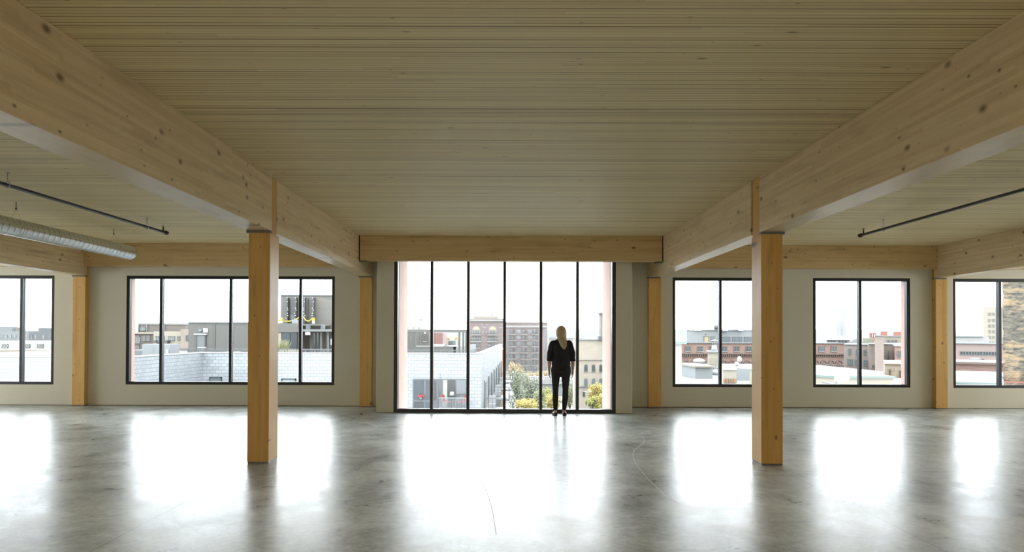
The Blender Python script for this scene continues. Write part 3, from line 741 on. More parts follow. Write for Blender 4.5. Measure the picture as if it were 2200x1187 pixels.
chair(961, 'red folding chair left of the small table on the balcony across', 1.2)
chair(989, 'red folding chair right of the small table on the balcony across', -1.9)
t = tag(empty('terrace_table', (X_(973, 44.3, 870), 44.3, zbal)), 'small dark table under the white lamp on the balcony across', 'table')
MB().loft([(0, 0, .68, .3, .3), (0, 0, .71, .3, .3)], M_frd).build('table_top', t)
for a in range(3): MB().tube([(0, 0, .68), (.25*math.cos(a*2.1), .25*math.sin(a*2.1), 0)], .014, M_frd, 6).build('leg', t)
t = tag(empty('table_lamp', (X_(971, 44.3, 870), 44.3, zbal+.711)), 'white-shaded table lamp on the small balcony table across', 'lamp')
g = MB(); g.loft([(0, 0, .12, .16, .16), (0, 0, .36, .115, .115)], M_whi, 16).build('lamp_shade', t)
MB().loft([(0, 0, 0, .07, .07), (0, 0, .02, .06, .06), (0, 0, .05, .02, .02), (0, 0, .14, .015, .015)], M_frd, 10).build('lamp_base', t)
t = tag(empty('flower_pot', (X_(904, 44.8, 858), 44.8, Z_(860, 44.8, 904))), 'red flowers standing in the left pane of the window across', 'plant')
MB().loft([(0, 0, 0, .08, .08), (0, 0, .16, .11, .11)], M_mgrey, 10).build('pot', t)
g = MB(); rr = random.Random(2)
for i in range(14): g.ball((rr.uniform(-.16, .16), rr.uniform(-.08, .08), .24+rr.uniform(-.06, .1)), .06, cm('red_petals', (.40, .03, .05)), 6, 4)
g.build('flowers', t)
# side facade towards the street: windows and balconies stepping away
for i in range(8):
    y0 = 48+i*5.2; x = xr+(y0-45)*1.1/45
    for q, zz in enumerate((-1.7, -5.2)):
        g = MB(); g.box(x, x+.08, y0, y0+2.6, zz-2.2, zz, M_mgrey); g.box(x+.06, x+.11, y0+.15, y0+1.2, zz-2.1, zz-.15, M_glsl); g.box(x+.06, x+.11, y0+1.4, y0+2.5, zz-2.1, zz-.15, M_glsl); g.build('window', SH)
    if i % 2 == 0:
        for zz in (-4.0, -7.4):
            g = MB(); g.box(x, x+1.6, y0, y0+4.0, zz-.15, zz, M_mgrey)
            for k2 in range(14):
                g.box(x+1.56, x+1.6, y0+k2*.3, y0+k2*.3+.03, zz, zz+1.05, M_mgrey)
            for k2 in range(6): g.box(x+k2*.3, x+k2*.3+.03, y0, y0+.03, zz, zz+1.05, M_mgrey)
            g.box(x, x+1.62, y0-.01, y0+.04, zz+1.02, zz+1.07, M_mgrey); g.box(x+1.55, x+1.62, y0, y0+4, zz+1.02, zz+1.07, M_mgrey)
            g.build('balcony', SH)
for i in range(5):
    t = tag(MB().box(xr+.35+i*.16, xr+.85+i*.16, 50+i*5.4, 50.7+i*5.4, -3.98, -3.55, M_whi).box(xr+.35+i*.16, xr+.85+i*.16, 50.6+i*5.4, 50.7+i*5.4, -3.6, -3.0, M_whi).build('patio_chair'),
        ('nearest', '', 'middle', '', 'farthest')[i]+' white patio chair on the street-side balconies of the shingled building', 'chair', 'white patio chairs on the street-side balconies') if i % 2 == 0 else None
# roof: railing, pergola, benches, pipes, plant boxes
zR = zA-1.0
def ROOF(p, D): return X_(p, D, 750)
RAIL('roof_railing', SH, 365, 730, 750, 772, 47, 150, M_mgrey, .03)
RAIL('roof_railing', SH, 868, 1004, 752, 772, 47, 56, M_mgrey, .03)
pg = thing('pergola', 'dark grey steel pergola on the roof terrace in front of the central window', 'pergola')
Dp = 54
PT('top_beam', pg, 866, 1004, 708.7, 714.5, Dp, .3, M_side)
PT('top_beam', pg, 866, 1004, 710.5, 714.2, Dp+5, .3, M_side)
for p in (880, 891.2, 986.7, 995, 1001.5): 
    g = MB(); g.box(X_(p-2, Dp), X_(p+2, Dp), Dp+.05, Dp+.3, zR, Z_(714.5, Dp, p), M_side2); g.build('post', pg)
for i, (p, t_) in enumerate(((900, 'left'), (948, 'middle'), (990, 'right'))):
    t = tag(empty('picnic_table', (X_(p, 51, 755), 51, zR)), 'white picnic table on the roof terrace behind the railing, %s one of three' % t_, 'table', 'white picnic tables')
    MB().box(-.8, .8, -.4, .4, .80, .86, M_whi).build('table_top', t)
    for s_ in (-1, 1):
        MB().box(-.8, .8, s_*.75-.14, s_*.75+.14, .46, .5, M_whi).build('bench', t)
        MB().box(s_*.6-.04, s_*.6+.04, -.7, .7, .0, .8, M_pgrey).build('leg', t)
t = tag(PT('roof_pipe_duct', None, 893, 924, 744, 749, 62, .8, M_whi), 'long white insulated duct on the roof terrace under the grey stair house', 'duct')
tag(MB().tube([(X_(949, 60), 60, Z_(746.5, 60, 960)), (X_(1000, 60), 60, Z_(746.5, 60, 960))], .16, M_whi).build('insulated_pipe'), 'thick white insulated pipe running behind the pergola posts', 'pipe')
tag(PT('planter_box', None, 893, 931, 750.5, 756, 55, .5, M_tan), 'tan planter box along the terrace left of the white curb', 'planter')
tag(PT('planter_box', None, 949, 986, 750.5, 757, 55, .5, M_tan), 'tan planter box along the terrace right of the white curb', 'planter')
tag(PT('roof_curb', None, 931, 949, 740, 757, 58, 3, M_whi), 'white roof curb below the rust-red box', 'curb')
tag(PT('rust_red_box', None, 931.5, 951, 715.5, 741, 59, 4, ribbed('rust_red_siding', (.20, .085, .07), .4)), 'rust-red ribbed box behind the pergola', 'roof housing')
t = tag(BODY('stair_house', None, 872, 923, 713.5, 66, 5, M_side, zR), 'grey-brown stair house with a door behind the pergola posts', 'stair house')
WIN(t, 908, 917.5, 721, 734, 66, M_dgrey, M_mgrey, name='door'); PT('wall_lamp', t, 911, 915, 714.5, 718, 65.8, .2, M_whi)
PT('white_panel', t, 908, 917.5, 734.2, 735.4, 65.9, .1, M_whi)
t = tag(BODY('air_handler', None, 962, 979, 732, 68, 3, M_mgrey, zR), 'grey air handling unit on the roof right of the rust-red box', 'air handler')
PT('louvre', t, 964, 972, 734, 744, 67.9, .1, M_dgrey)
t = thing('terrace_stair', 'dark ribbed stair enclosure at the right corner of the terrace roof', 'stair enclosure')
g = MB(); xa = X_(1004, 47, 760); g.slab([(xr-6.5, 52), (xr-2.2, 52), (xr-2.2, 52.2), (xr-6.5, 52.2)], zR, zA+.35, M_side2)
g.slab([(xr-2.4, 52), (xr-2.2, 52), (xr-1.3, 66), (xr-1.5, 66)], zR, zA+.35, M_mgrey); g.build('enclosure_wall', t)

# ---- left roof: stair house, HVAC, dark club volume
zL = zR
sh = tag(BODY('stair_house', None, 405, 560, 693.5, 56, 8, M_side, zL), 'large grey-brown stair house with a door, seen in the wide left window', 'stair house')
PT('roof_edge', sh, 404, 561, 692.5, 695, 55.9, 8.2, M_mgrey)
WIN(sh, 421.5, 443, 718, 763, 56, M_mgrey, M_dgrey, name='door', fr=.12); PT('door_lintel', sh, 416, 443.5, 717.5, 720, 55.8, .25, M_whi); PT('door_rail', sh, 424, 442, 746.5, 748.5, 55.8, .2, M_whi)
PT('wall_lamp', sh, 427, 432.5, 708, 711.5, 55.7, .3, M_pgrey); PT('sign_panel', sh, 436, 446, 706, 715, 55.9, .12, M_whi)
PT('corner_recess', sh, 457, 462, 697, 763, 55.95, .06, M_side2)
hv = tag(BODY('air_conditioner', None, 305.5, 365, 740, 44, 1.3, M_pgrey, zL), 'large pale grey rooftop air conditioning unit in the wide left window', 'air conditioner')
PT('side_panel', hv, 332, 346, 742, 762, 43.9, .1, M_mgrey if False else M_pgrey); PT('louvre', hv, 356, 361, 751, 762, 43.9, .1, M_whi)
tag(BODY('equipment_screen', None, 270, 306.5, 753, 46, 2, M_mgrey, zL), 'low grey equipment screen left of the large pale air conditioner', 'screen')
lb = 'light wooden bench slab on the left roof terrace, '
for p0, p1, t_, w_ in ((431, 449, 757, 'nearest the stair house door'), (451, 467, 758, 'beside the one by the door'), (482, 515, 756, 'just right of the stair house corner'), (516, 531, 758.5, 'against the big left column')):
    tag(BODY('terrace_bench', None, p0, p1, t_, 49, .6, M_seat, zL), lb+w_, 'bench', 'terrace benches')
cl = thing('roof_club_house', 'dark grey rooftop pavilion with string lights and glass doors, right part of the wide window', 'pavilion')
Dc = 56
BODY('tower_block', cl, 603, 730, 634.5, Dc+2, 10, M_side, zL); PT('roof_edge', cl, 602.5, 731, 633.8, 636, Dc+1.9, 10, M_dgrey)
PT('wing_block', cl, 560, 641, 697, 770, Dc-1, 3, M_side2); PT('wing_parapet', cl, 560, 641, 695, 714.5, Dc-1.2, 3, M_side)
PT('canopy', cl, 641, 690, 697, 700, Dc-1, 3, M_side); PT('canopy', cl, 641, 730, 708, 713, Dc-2, 4, M_mgrey); PT('canopy_wall', cl, 641, 688, 700, 708, Dc+.9, 1, M_mgrey)
for p in (614.5, 632.5, 651.5, 670.5): 
    PT('pilaster', cl, p, p+3.4, 640, 697, Dc+1.5, .5, M_dgrey)
for p in (624, 649): PT('wall_panel', cl, p, p+9 if p < 640 else p+12, 642, 690, Dc+1.8, .2, M_side2)
rr = random.Random(5)
lamp_m = cm('bulb_globe', (.35, .36, .36), .3)
for p in (616, 634, 653, 672):
    g = MB(); 
    g.tube([W(p+.5, 640, Dc+1.2), W(p+.5, 686, Dc+1.2)], .02, M_frd, 5)
    for yy in (641, 649, 663, 667, 674, 679, 685): g.ball(W(p+rr.uniform(-1.5, 2.5), yy, Dc+1.2), .055, lamp_m, 7, 5)
    tag(g.build('string_light'), 'string of round bulbs on the rooftop pavilion wall, %s pilaster' % {616: 'leftmost', 634: 'second', 653: 'third', 672: 'rightmost'}[p], 'string light', 'bulb strings on the pavilion')
def curve(pts, D, r, m, name, lab, cat):
    return tag(MB().tube([W(x, y, D) for x, y in pts], r, m, 8).build(name), lab, cat)
curve([(597, 688), (602, 690), (612, 691.5), (624, 691), (634, 688), (641, 684), (648, 681), (652, 682), (657, 689), (663, 691), (668, 688), (672, 684)], Dc+.6, .06, M_yel, 'yellow_hose', 'sagging yellow hose slung along the rooftop pavilion', 'hose')
for p, l_ in ((604, 'left'), (672.5, 'right')):
    t = tag(PT('yellow_fender', None, p-2, p+2.4, 683, 695.5, Dc+.2, .3, M_yel), 'yellow and white block holding the %s end of the hose' % l_, 'block', 'hose end blocks'); PT('white_base', t, p-1.8, p+2.2, 690, 696, Dc+.1, .3, M_whi)
PT('roof_unit', cl, 627, 640, 687, 697, Dc+.5, 1, M_pgrey); PT('roof_unit', cl, 624, 633, 677, 687, Dc+1.4, .4, M_dgrey)
for p in (657, 689): PT('loudspeaker', cl, p, p+6.5, 699.5, 707.5, Dc-1.6, .5, cm('blue_grey_speaker', (.09, .11, .12)))
t = cl
for a, b, m_ in ((598, 603.5, M_seat), (604, 622.5, M_gls), (624, 638, M_gls), (657, 664, M_frd), (665, 672, M_mgrey), (673.5, 678, M_glsl), (680, 684, M_glsl)):
    PT('glass_door', cl, a, b, 715.5, 763, Dc-1.1 if b < 641 else Dc+.8, .1, m_)
for p in (641, 687.5, 702): PT('post', cl, p, p+(5 if p == 641 else 2.5), 713, 768, Dc-1.6, .3, M_side2)
tag(PT('white_sign', None, 655.5, 666.5, 713.5, 720.5, Dc-1.9, .1, M_whi), 'small blank-looking white sign under the pavilion canopy', 'sign')
t = tag(PT('poster_frame', None, 709, 716, 727, 744, 52, .1, M_frd), 'dark framed notice board at the right edge of the wide left window', 'notice board'); PT('stand', t, 711, 714, 744, 775, 52, .1, M_frd); PT('notice', t, 710.5, 716, 729, 742, 51.95, .05, M_whi)
for a, b, l_ in ((596, 611, 'left of the railing post'), (612, 640, 'right of the railing post')):
    tag(BODY('terrace_sofa', None, a, b, 753, 50, .8, M_seat, zL), 'pale cushioned sofa behind the railing, '+l_, 'sofa', 'terrace sofas')
for a, b, l_ in ((646, 660, 'under the white sign'), (676, 700, 'near the notice board')):
    tag(BODY('fire_table', None, a, b, 758, 50, .8, M_dgrey, zL), 'low dark table on the pavilion terrace, '+l_, 'table', 'low terrace tables')
def grass(px, w_, lab):
    g = MB(); c = Vector((X_(px, 51), 51, zL)); rr = random.Random(int(px)); gm = cm('dry_grass', (.30, .30, .14), .8, .3, 3)
    for i in range(160):
        a = rr.uniform(0, 6.28); h = rr.uniform(.7, 1.9); o = rr.uniform(.1, w_)
        p0 = c+Vector((rr.uniform(-.15, .15), rr.uniform(-.15, .15), 0)); p1 = p0+Vector((math.cos(a)*o*.5, math.sin(a)*o*.5, h*.75)); p2 = p0+Vector((math.cos(a)*o, math.sin(a)*o, h))
        g.tube([p0, p1, p2], [.014, .012, .006], gm, 3, False)
    return tag(g.build('ornamental_grass'), lab, 'plant', 'tall grasses on the roof terrace')
grass(601, .5, 'tall feathery grass clump right beside the big left column'); grass(613, .4, 'shorter grass clump on the terrace before the glass doors')

# ---- far left and tan blocks
def far_rows(t, cols, rows, D, mg=None, mf=None, w_=6, h_=7, **k):
    for r_ in rows:
        for c in cols: WIN(t, c, c+w_, r_, r_+h_, D, mg, mf, **k)
b1 = thing('tan_brick_building', 'tan and brown apartment building behind the left roof, below a set-back attic', 'building')
BODY('brown_wing', b1, 262, 332, 716, 130, 20, M_brown); PT('cornice', b1, 262, 332, 714.5, 718, 129.6, 20, M_cream)
BODY('cream_wing', b1, 330, 389, 712.5, 128, 20, M_cream)
BODY('grey_wing', b1, 388, 408, 708, 127, 20, M_bricktan)
BODY('attic', b1, 296, 398, 695, 145, 10, M_brown)
PT('attic_cap', b1, 295, 398, 694.5, 698, 144.8, 10, M_frl)
for p in (296, 313.5, 351.5): PT('attic_post', b1, p, p+1.6, 697, 713, 144.7, .3, M_frl)
WIN(b1, 300.5, 313, 704, 711, 144.7, M_mgrey, M_mgrey)
for a, b, t_, u in ((286.5, 301, 722.5, 737), (306.5, 313, 721.5, 733), (315.5, 322.5, 721.5, 733), (286, 300, 743, 752)): WIN(b1, a, b, t_, u, 130, M_mgrey, M_frl, 1, 0, sill=True)
for a, b, t_, u in ((335, 354, 723, 736), (361.5, 376, 723, 733), (381, 388, 723, 732)): WIN(b1, a, b, t_, u, 128, M_glsl, M_mgrey, 2, 0)
WIN(b1, 399.5, 405, 721, 733, 127, M_dgrey, M_mgrey)
for p in (329, 338, 352): PT('balcony', b1, p, p+7, 732, 737.5, 126.8, 1.2, M_dgrey)
b2 = thing('grey_flats', 'grey apartment block with a dark attic, seen in the leftmost window', 'building')
BODY('main_block', b2, -60, 62, 712, 190, 20, M_mgrey); BODY('attic', b2, -20, 27, 702, 192, 2, M_mgrey); BODY('attic', b2, 34, 42, 704, 192, 2, M_brown)
far_rows(b2, (1, 10, 19.5, 29), (720, 731), 190, M_glsl, M_frl, 5.5, 6)
b3 = thing('dark_flats', 'darker grey apartment block right of the mullion in the leftmost window', 'building')
BODY('main_block', b3, 62, 120, 714, 185, 20, M_dgrey); BODY('attic', b3, 83, 108, 705.5, 188, 10, M_dgrey)
far_rows(b3, (66, 75, 92), (721,), 185, M_glsl, M_frl, 4, 7); far_rows(b3, (54,), (718,), 184, M_glsl, M_frl, 4, 8)
b4 = thing('long_white_building', 'long low white building with small windows in the leftmost window', 'building')
BODY('wall', b4, -80, 125, 734, 110, 14, M_whitew, GZ); PT('tan_roof', b4, -80, 125, 752, 760, 100, 5, M_tan); PT('roof_edge', b4, -80, 125, 758, 761, 99, 2, M_whi)
for a in (5, 52, 80.5): WIN(b4, a, a+13, 740, 748, 110, M_mgrey, M_frl, 1, 0)
tag(BODY('dark_parapet', None, -80, 115, 761, 92, 4, M_mgrey), 'dark grey flat roof edge below the long white building', 'roof')
for a, b, l_ in ((62.5, 80, 'left of the pair'), (83, 101, 'right of the pair')): tag(BODY('roof_vent_box', None, a, b, 763.5 if a < 80 else 762, 50, .5, M_whi, zL), 'small white rooftop vent box in the leftmost window, '+l_, 'vent', 'white vent boxes')

# ---- centre: domed tower, brick apartments, bridge, beige building
t = thing('domed_building', 'pale building with a stepped dome above the pergola, far off', 'building')
Dd = 420
BODY('wing', t, 866, 897, 700, Dd, 20, M_whitew)
g = MB(); c = W(904, 700, Dd+8); u = Dd/1467
g.loft([(c.x, c.y, GZ, 11*u, 11*u), (c.x, c.y, Z_(703, Dd, 904), 11*u, 11*u), (c.x, c.y, Z_(702, Dd, 904), 9.5*u, 9.5*u), (c.x, c.y, Z_(692, Dd, 904), 7*u, 7*u), (c.x, c.y, Z_(687, Dd, 904), 5.5*u, 5.5*u), (c.x, c.y, Z_(686, Dd, 904), 6.5*u, 6.5*u), (c.x, c.y, Z_(684.5, Dd, 904), 5*u, 5*u)], M_pgrey, 8).build('dome', t)
for p in (873, 886): WIN(t, p, p+5, 703, 707, Dd, M_mgrey, M_frl)
br = thing('brick_apartment_tower', 'purple-brown brick apartment tower with arched top windows, left of the mullion in the central window', 'building')
Db = 300
BODY('tower', br, 1008, 1086, 689, Db, 30, M_brickd); PT('cornice', br, 1007, 1087, 687, 690.5, Db-1.2, 31, M_frl); PT('parapet', br, 1009, 1086, 685, 687.5, Db, 28, M_brickd)
BODY('roof_house', br, 1018.7, 1070, 680, Db+6, 12, M_tan, 0); MB().tube([W(1056.5, 680, Db+8), W(1056.5, 669, Db+8)], .25, M_pgrey).build('chimney_flue', br); MB().tube([W(1054, 680, Db+8), W(1054, 671, Db+8)], .15, M_pgrey).build('chimney_flue', br)
for a in (1015, 1050.5):
    WIN(br, a, a+16, 701.5, 716, Db, M_yblind, M_frl, 3, 0, arch=True, fr=.06)
    for yy in (712, 727, 741): WIN(br, a, a+15, yy-3, yy+8, Db-.1, M_gls, M_frl, 3, 0)
    for yy in (717, 731.5, 745.5):
        g = MB(); BXP(g, a-4, a+18, yy+2.5, yy+4.2, Db-1.8, 1.8, M_frl); g.build('balcony_slab', br)
        RAIL('balcony_railing', br, a-4, a+18, yy-1.5, yy+2.5, Db-1.7, 24, M_frd, .12)
for p, yy in ((1034, 696), (1044, 696), (1036, 713), (1044, 713), (1076, 697)): PT('pale_block', br, p, p+2.6, yy, yy+2.6, Db-.2, .3, M_frl)
PT('pale_block', br, 1037, 1044, 703.5, 705.3, Db-.2, .3, M_frl); PT('string_course', br, 1072, 1086, 703.5, 705.5, Db-.3, .4, M_frl)
for yy in (709, 723.5, 737, 751): WIN(br, 1075.5, 1079, yy, yy+7, Db, M_glsl, M_mgrey)
bw = thing('brick_apartment_wing', 'long purple-brown brick apartment wing with stacked balconies in the central window', 'building')
Dw = 355
BODY('wing', bw, 1078, 1176, 694, Dw, 25, M_brickd); PT('cornice', bw, 1078, 1177, 700.5, 704, Dw-.8, 1, M_frl); PT('parapet', bw, 1084, 1176, 692, 694.5, Dw-.5, 24, M_frl)
PT('stone_base', bw, 1078, 1177, 797, 835, Dw-.6, 2, M_cream)
for r_ in range(7):
    yy = 707.3+r_*13.3
    for a, b in ((1094, 1108), (1120, 1133), (1144, 1156.5)):
        g = MB(); BXP(g, a, b, yy, yy+12, Dw-.1, .1, M_brickd if r_ < 6 else M_cream)
        BXP(g, a+1, a+2.6, yy+1, yy+10.5, Dw-.25, .15, M_frd); BXP(g, a+2.8, a+4.6, yy+1, yy+10.5, Dw-.25, .15, M_whitew); BXP(g, b-5, b-2, yy+2, yy+10.5, Dw-.25, .15, M_gls)
        BXP(g, a-.5, b+.5, yy+11.2, yy+12.6, Dw-1.6, 1.6, M_frl); BXP(g, (a+b)/2-.5, (a+b)/2+.5, yy, yy+12, Dw-1.6, 1.6, M_brickd)
        BXP(g, a, b, yy+6.5, yy+6.9, Dw-1.5, .15, M_frd)
        for q in range(14): BXP(g, a+(b-a)*q/14, a+(b-a)*q/14+.5, yy+6.8, yy+11.2, Dw-1.5, .1, M_frd)
        g.build('balcony', bw)
    for a, b, nv in ((1088, 1092.3, 0), (1110.5, 1118.5, 1), (1135, 1142.3, 1), (1158, 1161, 0), (1169.5, 1174, 0)): WIN(bw, a, b, yy+1.5, yy+8.5, Dw, M_glsl, M_mgrey, nv, 0, fr=.08)
t = tag(BODY('orange_brick_annex', None, 1075.5, 1082, 751, 200, 20, cm('orange_brown_render', (.26, .12, .07))), 'narrow orange-brown building edge beside the shingled roof corner', 'building')
bd = thing('road_bridge', 'white concrete road bridge with balustrade behind the trees', 'bridge')
Dg = 235
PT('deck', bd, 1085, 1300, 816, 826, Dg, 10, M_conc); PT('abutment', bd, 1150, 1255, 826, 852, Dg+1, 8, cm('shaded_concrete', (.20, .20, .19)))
g = MB()
for i in range(42):
    a = 1086+i*5; BXP(g, a, a+3.4, 811, 816, Dg, .3, M_conc)
g.build('balustrade', bd); PT('handrail', bd, 1085, 1300, 809, 811.3, Dg-.1, .6, M_whi)
for p in (1130, 1148.5, 1166, 1184, 1202, 1220): PT('post', bd, p, p+2.2, 806, 818, Dg-.3, .8, M_whi)
bb = thing('beige_brick_building', 'beige brick building with rows of arched windows right of the woman', 'building')
De = 150
BODY('wall', bb, 1240, 1306, 731.5, De, 10, M_beige); PT('roof_edge', bb, 1240, 1306, 729.8, 732, De-.3, 10, M_mgrey)
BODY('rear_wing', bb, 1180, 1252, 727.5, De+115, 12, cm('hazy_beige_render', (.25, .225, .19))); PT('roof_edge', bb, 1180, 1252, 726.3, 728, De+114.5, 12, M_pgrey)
PT('belt_course', bb, 1240, 1306, 773.5, 774.8, De-.25, .3, M_frl); PT('belt_course', bb, 1240, 1306, 831, 833, De-.3, .3, M_mgrey)
for p in (1255, 1271.3, 1287.3):
    WIN(bb, p, p+7.7, 783.5, 799.5, De, M_gls, M_mgrey, arch=True, fr=.1, sill=True); WIN(bb, p, p+7.7, 813.5, 831, De, M_glsl, M_mgrey, arch=True, fr=.12)
for p in (1252, 1268, 1285): WIN(bb, p, p+5, 840, 853, De, M_gls, M_mgrey)
PT('roof_unit', bb, 1182, 1194, 724.5, 728, De+116, 3, M_mgrey)
t = tag(BODY('brick_smokestack', None, 1290.5, 1298, 671.5, 165, 3, bricks('grey_tan_brick', (.17, .15, .13), (.21, .18, .15), (.2, .18, .16), .5, .2)), 'tan-grey brick smokestack at the right edge of the central window', 'chimney')
PT('cap', t, 1284, 1300, 672.8, 674.5, 164.5, 4, M_mgrey); 
tag(BODY('roof_fan', None, 1286, 1296, 723, 149, 3, M_dgrey, Z_(731, 149)), 'dark ventilation unit at the foot of the smokestack', 'vent')

# ---- trees
def tree(cx, cy, D, rx, rz, col, lab, n=1300, leaf=.34, trunk=True, seed=1):
    rr = random.Random(seed); c = W(cx, cy, D); rx, rz = rx*D/1467, rz*D/1467
    t = tag(empty('street_tree', (c.x, c.y, GZ)), lab, 'tree', 'autumn trees in the street')
    ms = [cm(col[0]+'_leaves', col[1], .8, .2, 2), cm(col[0]+'_leaves_pale', tuple(min(.6, q*1.35) for q in col[1]), .8, .2, 2)]
    g = MB(); H = c.z-GZ
    blobs = [(rr.uniform(-.6, .6)*rx, rr.uniform(-.6, .6)*rx, rr.uniform(-.65, .7)*rz) for _ in range(16)]
    for i in range(n):
        b = rr.choice(blobs); v = Vector((rr.gauss(0, 1), rr.gauss(0, 1), rr.gauss(0, 1))).normalized()*rr.uniform(.2, .48)
        p = Vector((b[0]+v.x*rx, b[1]+v.y*rx, H+b[2]+v.z*rz))
        u = Vector((rr.gauss(0, 1), rr.gauss(0, 1), rr.gauss(0, 1))).normalized(); w_ = u.orthogonal().normalized()*leaf*rr.uniform(.6, 1.3); u = u*leaf*rr.uniform(.6, 1.3)
        g.add([p-u*.5, p+w_*.5, p+u*.5, p-w_*.5], [(0, 1, 2, 3)], ms[rr.random() < .4])
    g.build('crown', t)
    g = MB(); bark = cm('tree_bark', (.10, .085, .07), .9)
    g.tube([(0, 0, 0), (.1, 0, H*.5), (0, .1, H)], [.35, .25, .12], bark, 8)
    for b in blobs[:9]: g.tube([(0.05, .05, H*.55), (b[0]*.5, b[1]*.5, H*.5+(H+b[2])*.42), (b[0], b[1], H+b[2])], [.14, .09, .03], bark, 5)
    g.build('trunk', t); return t
GREEN = ('grey_green', (.20, .22, .14)); YEL = ('golden', (.52, .39, .10)); ORG = ('pale_orange', (.38, .27, .12)); YG_ = ('lime_yellow', (.33, .33, .07)); OLV = ('olive', (.27, .28, .14))
for k_, (cx, cy, D_, rx, rz, c_, lab, n_) in enumerate([
    (1112, 838, 150, 20, 42, GREEN, 'grey-green thinning tree nearest the shingled building in the street', 1500),
    (1140, 845, 160, 22, 40, GREEN, 'grey-green tree left of the mullion beside the woman', 1500),
    (1160, 862, 150, 16, 26, OLV, 'olive tree low beside the mullion left of the woman', 900),
    (1108, 800, 260, 17, 22, ORG, 'pale orange tree in front of the balconies of the long brick wing', 1000),
    (1140, 812, 300, 24, 10, ORG, 'low orange tree at the foot of the long brick wing', 900),
    (1168, 812, 300, 16, 16, ORG, 'orange tree behind the bridge, left of the woman', 800),
    (1130, 872, 140, 26, 14, YEL, 'golden bush at the bottom of the fourth central pane', 700),
    (1188, 866, 170, 18, 18, YEL, 'golden tree by the white truck left of the woman', 900),
    (1176, 852, 180, 12, 18, YG_, 'yellow-green tree just left of the woman', 700),
    (1224, 850, 165, 16, 32, OLV, 'olive tree between the woman and the right mullion', 1000),
    (1280, 850, 125, 22, 26, YEL, 'golden yellow tree in front of the beige brick building', 1600),
    (1272, 866, 120, 16, 14, YG_, 'lime-yellow low tree at the foot of the beige building', 900),
    (1296, 862, 118, 12, 18, YEL, 'golden tree at the right end of the central window', 700),
    (958, 728, 420, 10, 6, ORG, 'distant orange tree seen under the pergola, left of the air handler', 300),
    (983, 731, 400, 8, 8, YEL, 'distant golden tree seen under the pergola, right of the air handler', 300)]):
    tree(cx, cy, D_, rx, rz, c_, lab, int(n_*2.6), leaf=D_*.0017, seed=k_+11)
g = MB(); rr = random.Random(9)
for q, (Dh, hz_) in enumerate(((1100, 15), (1900, 22))):
    n_ = 90; xs = [-1500+3000*i/n_ for i in range(n_+1)]
    g.prism([(1500, GZ), (-1500, GZ)]+[(x, hz_*(.45+.3*math.sin(x/260+q)+.12*rr.random())) for x in xs], Dh, Dh+60, cm('wooded_ridge', (.10, .115, .09), .9, .4, .01))
tag(g.build('wooded_ridge'), 'low wooded ridge along the hazy horizon behind the town', 'ridge', kind='structure')
t = tag(empty('box_truck', (X_(1173, 190), 190, GZ)), 'white box truck among the golden trees left of the woman', 'truck')
g = MB(); g.box(-1.4, 1.4, 0, 2.4, .8, 3.9, M_whi).build('cargo_box', t); MB().box(1.45, 2.9, .2, 2.2, .7, 2.7, M_whi).build('cab', t)
for x in (-.9, 2.1):
    MB().tube([(x, -.05, .45), (x, .25, .45)], .45, M_frd, 14).build('wheel', t)
t = tag(empty('street_lamp', (X_(1263, 115), 115, GZ)), 'thin street lamp in front of the beige building', 'street lamp')
MB().tube([(0, 0, 0), (0, 0, Z_(842, 115)-GZ)], [.14, .08], M_mgrey, 8).build('pole', t)
hz2 = Z_(842, 115)-GZ
for s_ in (-1, 1):
    MB().tube([(0, 0, hz2), (s_*.45, 0, hz2+.05)], .04, M_mgrey, 6).ball((s_*.5, 0, hz2), (.3, .15, .09), M_whi).build('lamp_head', t)

# ---- right: brick warehouse with arched windows and grey attic
wh = thing('red_brick_warehouse', 'red brick warehouse with corbelled cornice and arched windows, seen in both two-pane windows', 'building')
Dk = 110
BODY('wall', wh, 1440, 1815, 738, Dk, 30, M_brick); PT('roof_edge', wh, 1440, 1816, 736.8, 738.8, Dk-.3, 30, M_mgrey)
PT('cornice', wh, 1440, 1816.5, 759.5, 762.3, Dk-.6, .6, cm('brown_stone', (.13, .085, .07)))
g = MB()
for i in range(94):
    a = 1440+i*4; BXP(g, a, a+2.2, 762, 767, Dk-.4, .4, cm('brown_stone', (.13, .085, .07)))
g.build('corbel_table', wh)
PT('string_course', wh, 1440, 1815, 784.2, 785.2, Dk-.2, .2, M_bricktan)
for i in range(15):
    a = 1471.5+i*26.1
    if a < 1806: WIN(wh, a, a+12.5, 744.8, 755.5, Dk, M_gls, M_mgrey, 1, 1, sill=True)
for i in range(22):
    a = 1470.5+i*16.4
    if a < 1808:
        g = MB(); x0, x1 = X_(a-4, Dk), X_(a+11, Dk); cx = (x0+x1)/2; r = (x1-x0)/2; zc = Z_(781.5, Dk, a)
        ring = [(cx+r*math.cos(math.pi*i2/10), zc+r*math.sin(math.pi*i2/10)) for i2 in range(11)]; ri = [(cx+r*.68*math.cos(math.pi*(10-i2)/10), zc+r*.68*math.sin(math.pi*(10-i2)/10)) for i2 in range(11)]
        g.prism(ring+ri, Dk-.18, Dk, cm('brown_stone', (.13, .085, .07))); g.build('arch_surround', wh)
        WIN(wh, a, a+7, 781, 793.5, Dk, M_gls, M_mgrey, 0, 0, arch=True, fr=.1)
ga = thing('grey_attic', 'pale grey metal attic storey on top of the red brick warehouse', 'building storey')
BODY('wall', ga, 1476, 1640, 710, Dk+6, 3, M_pgrey, Z_(738, Dk+6)-.4)
PT('roof_edge', ga, 1476, 1640, 709, 710.5, Dk+5.8, 3, M_whi)
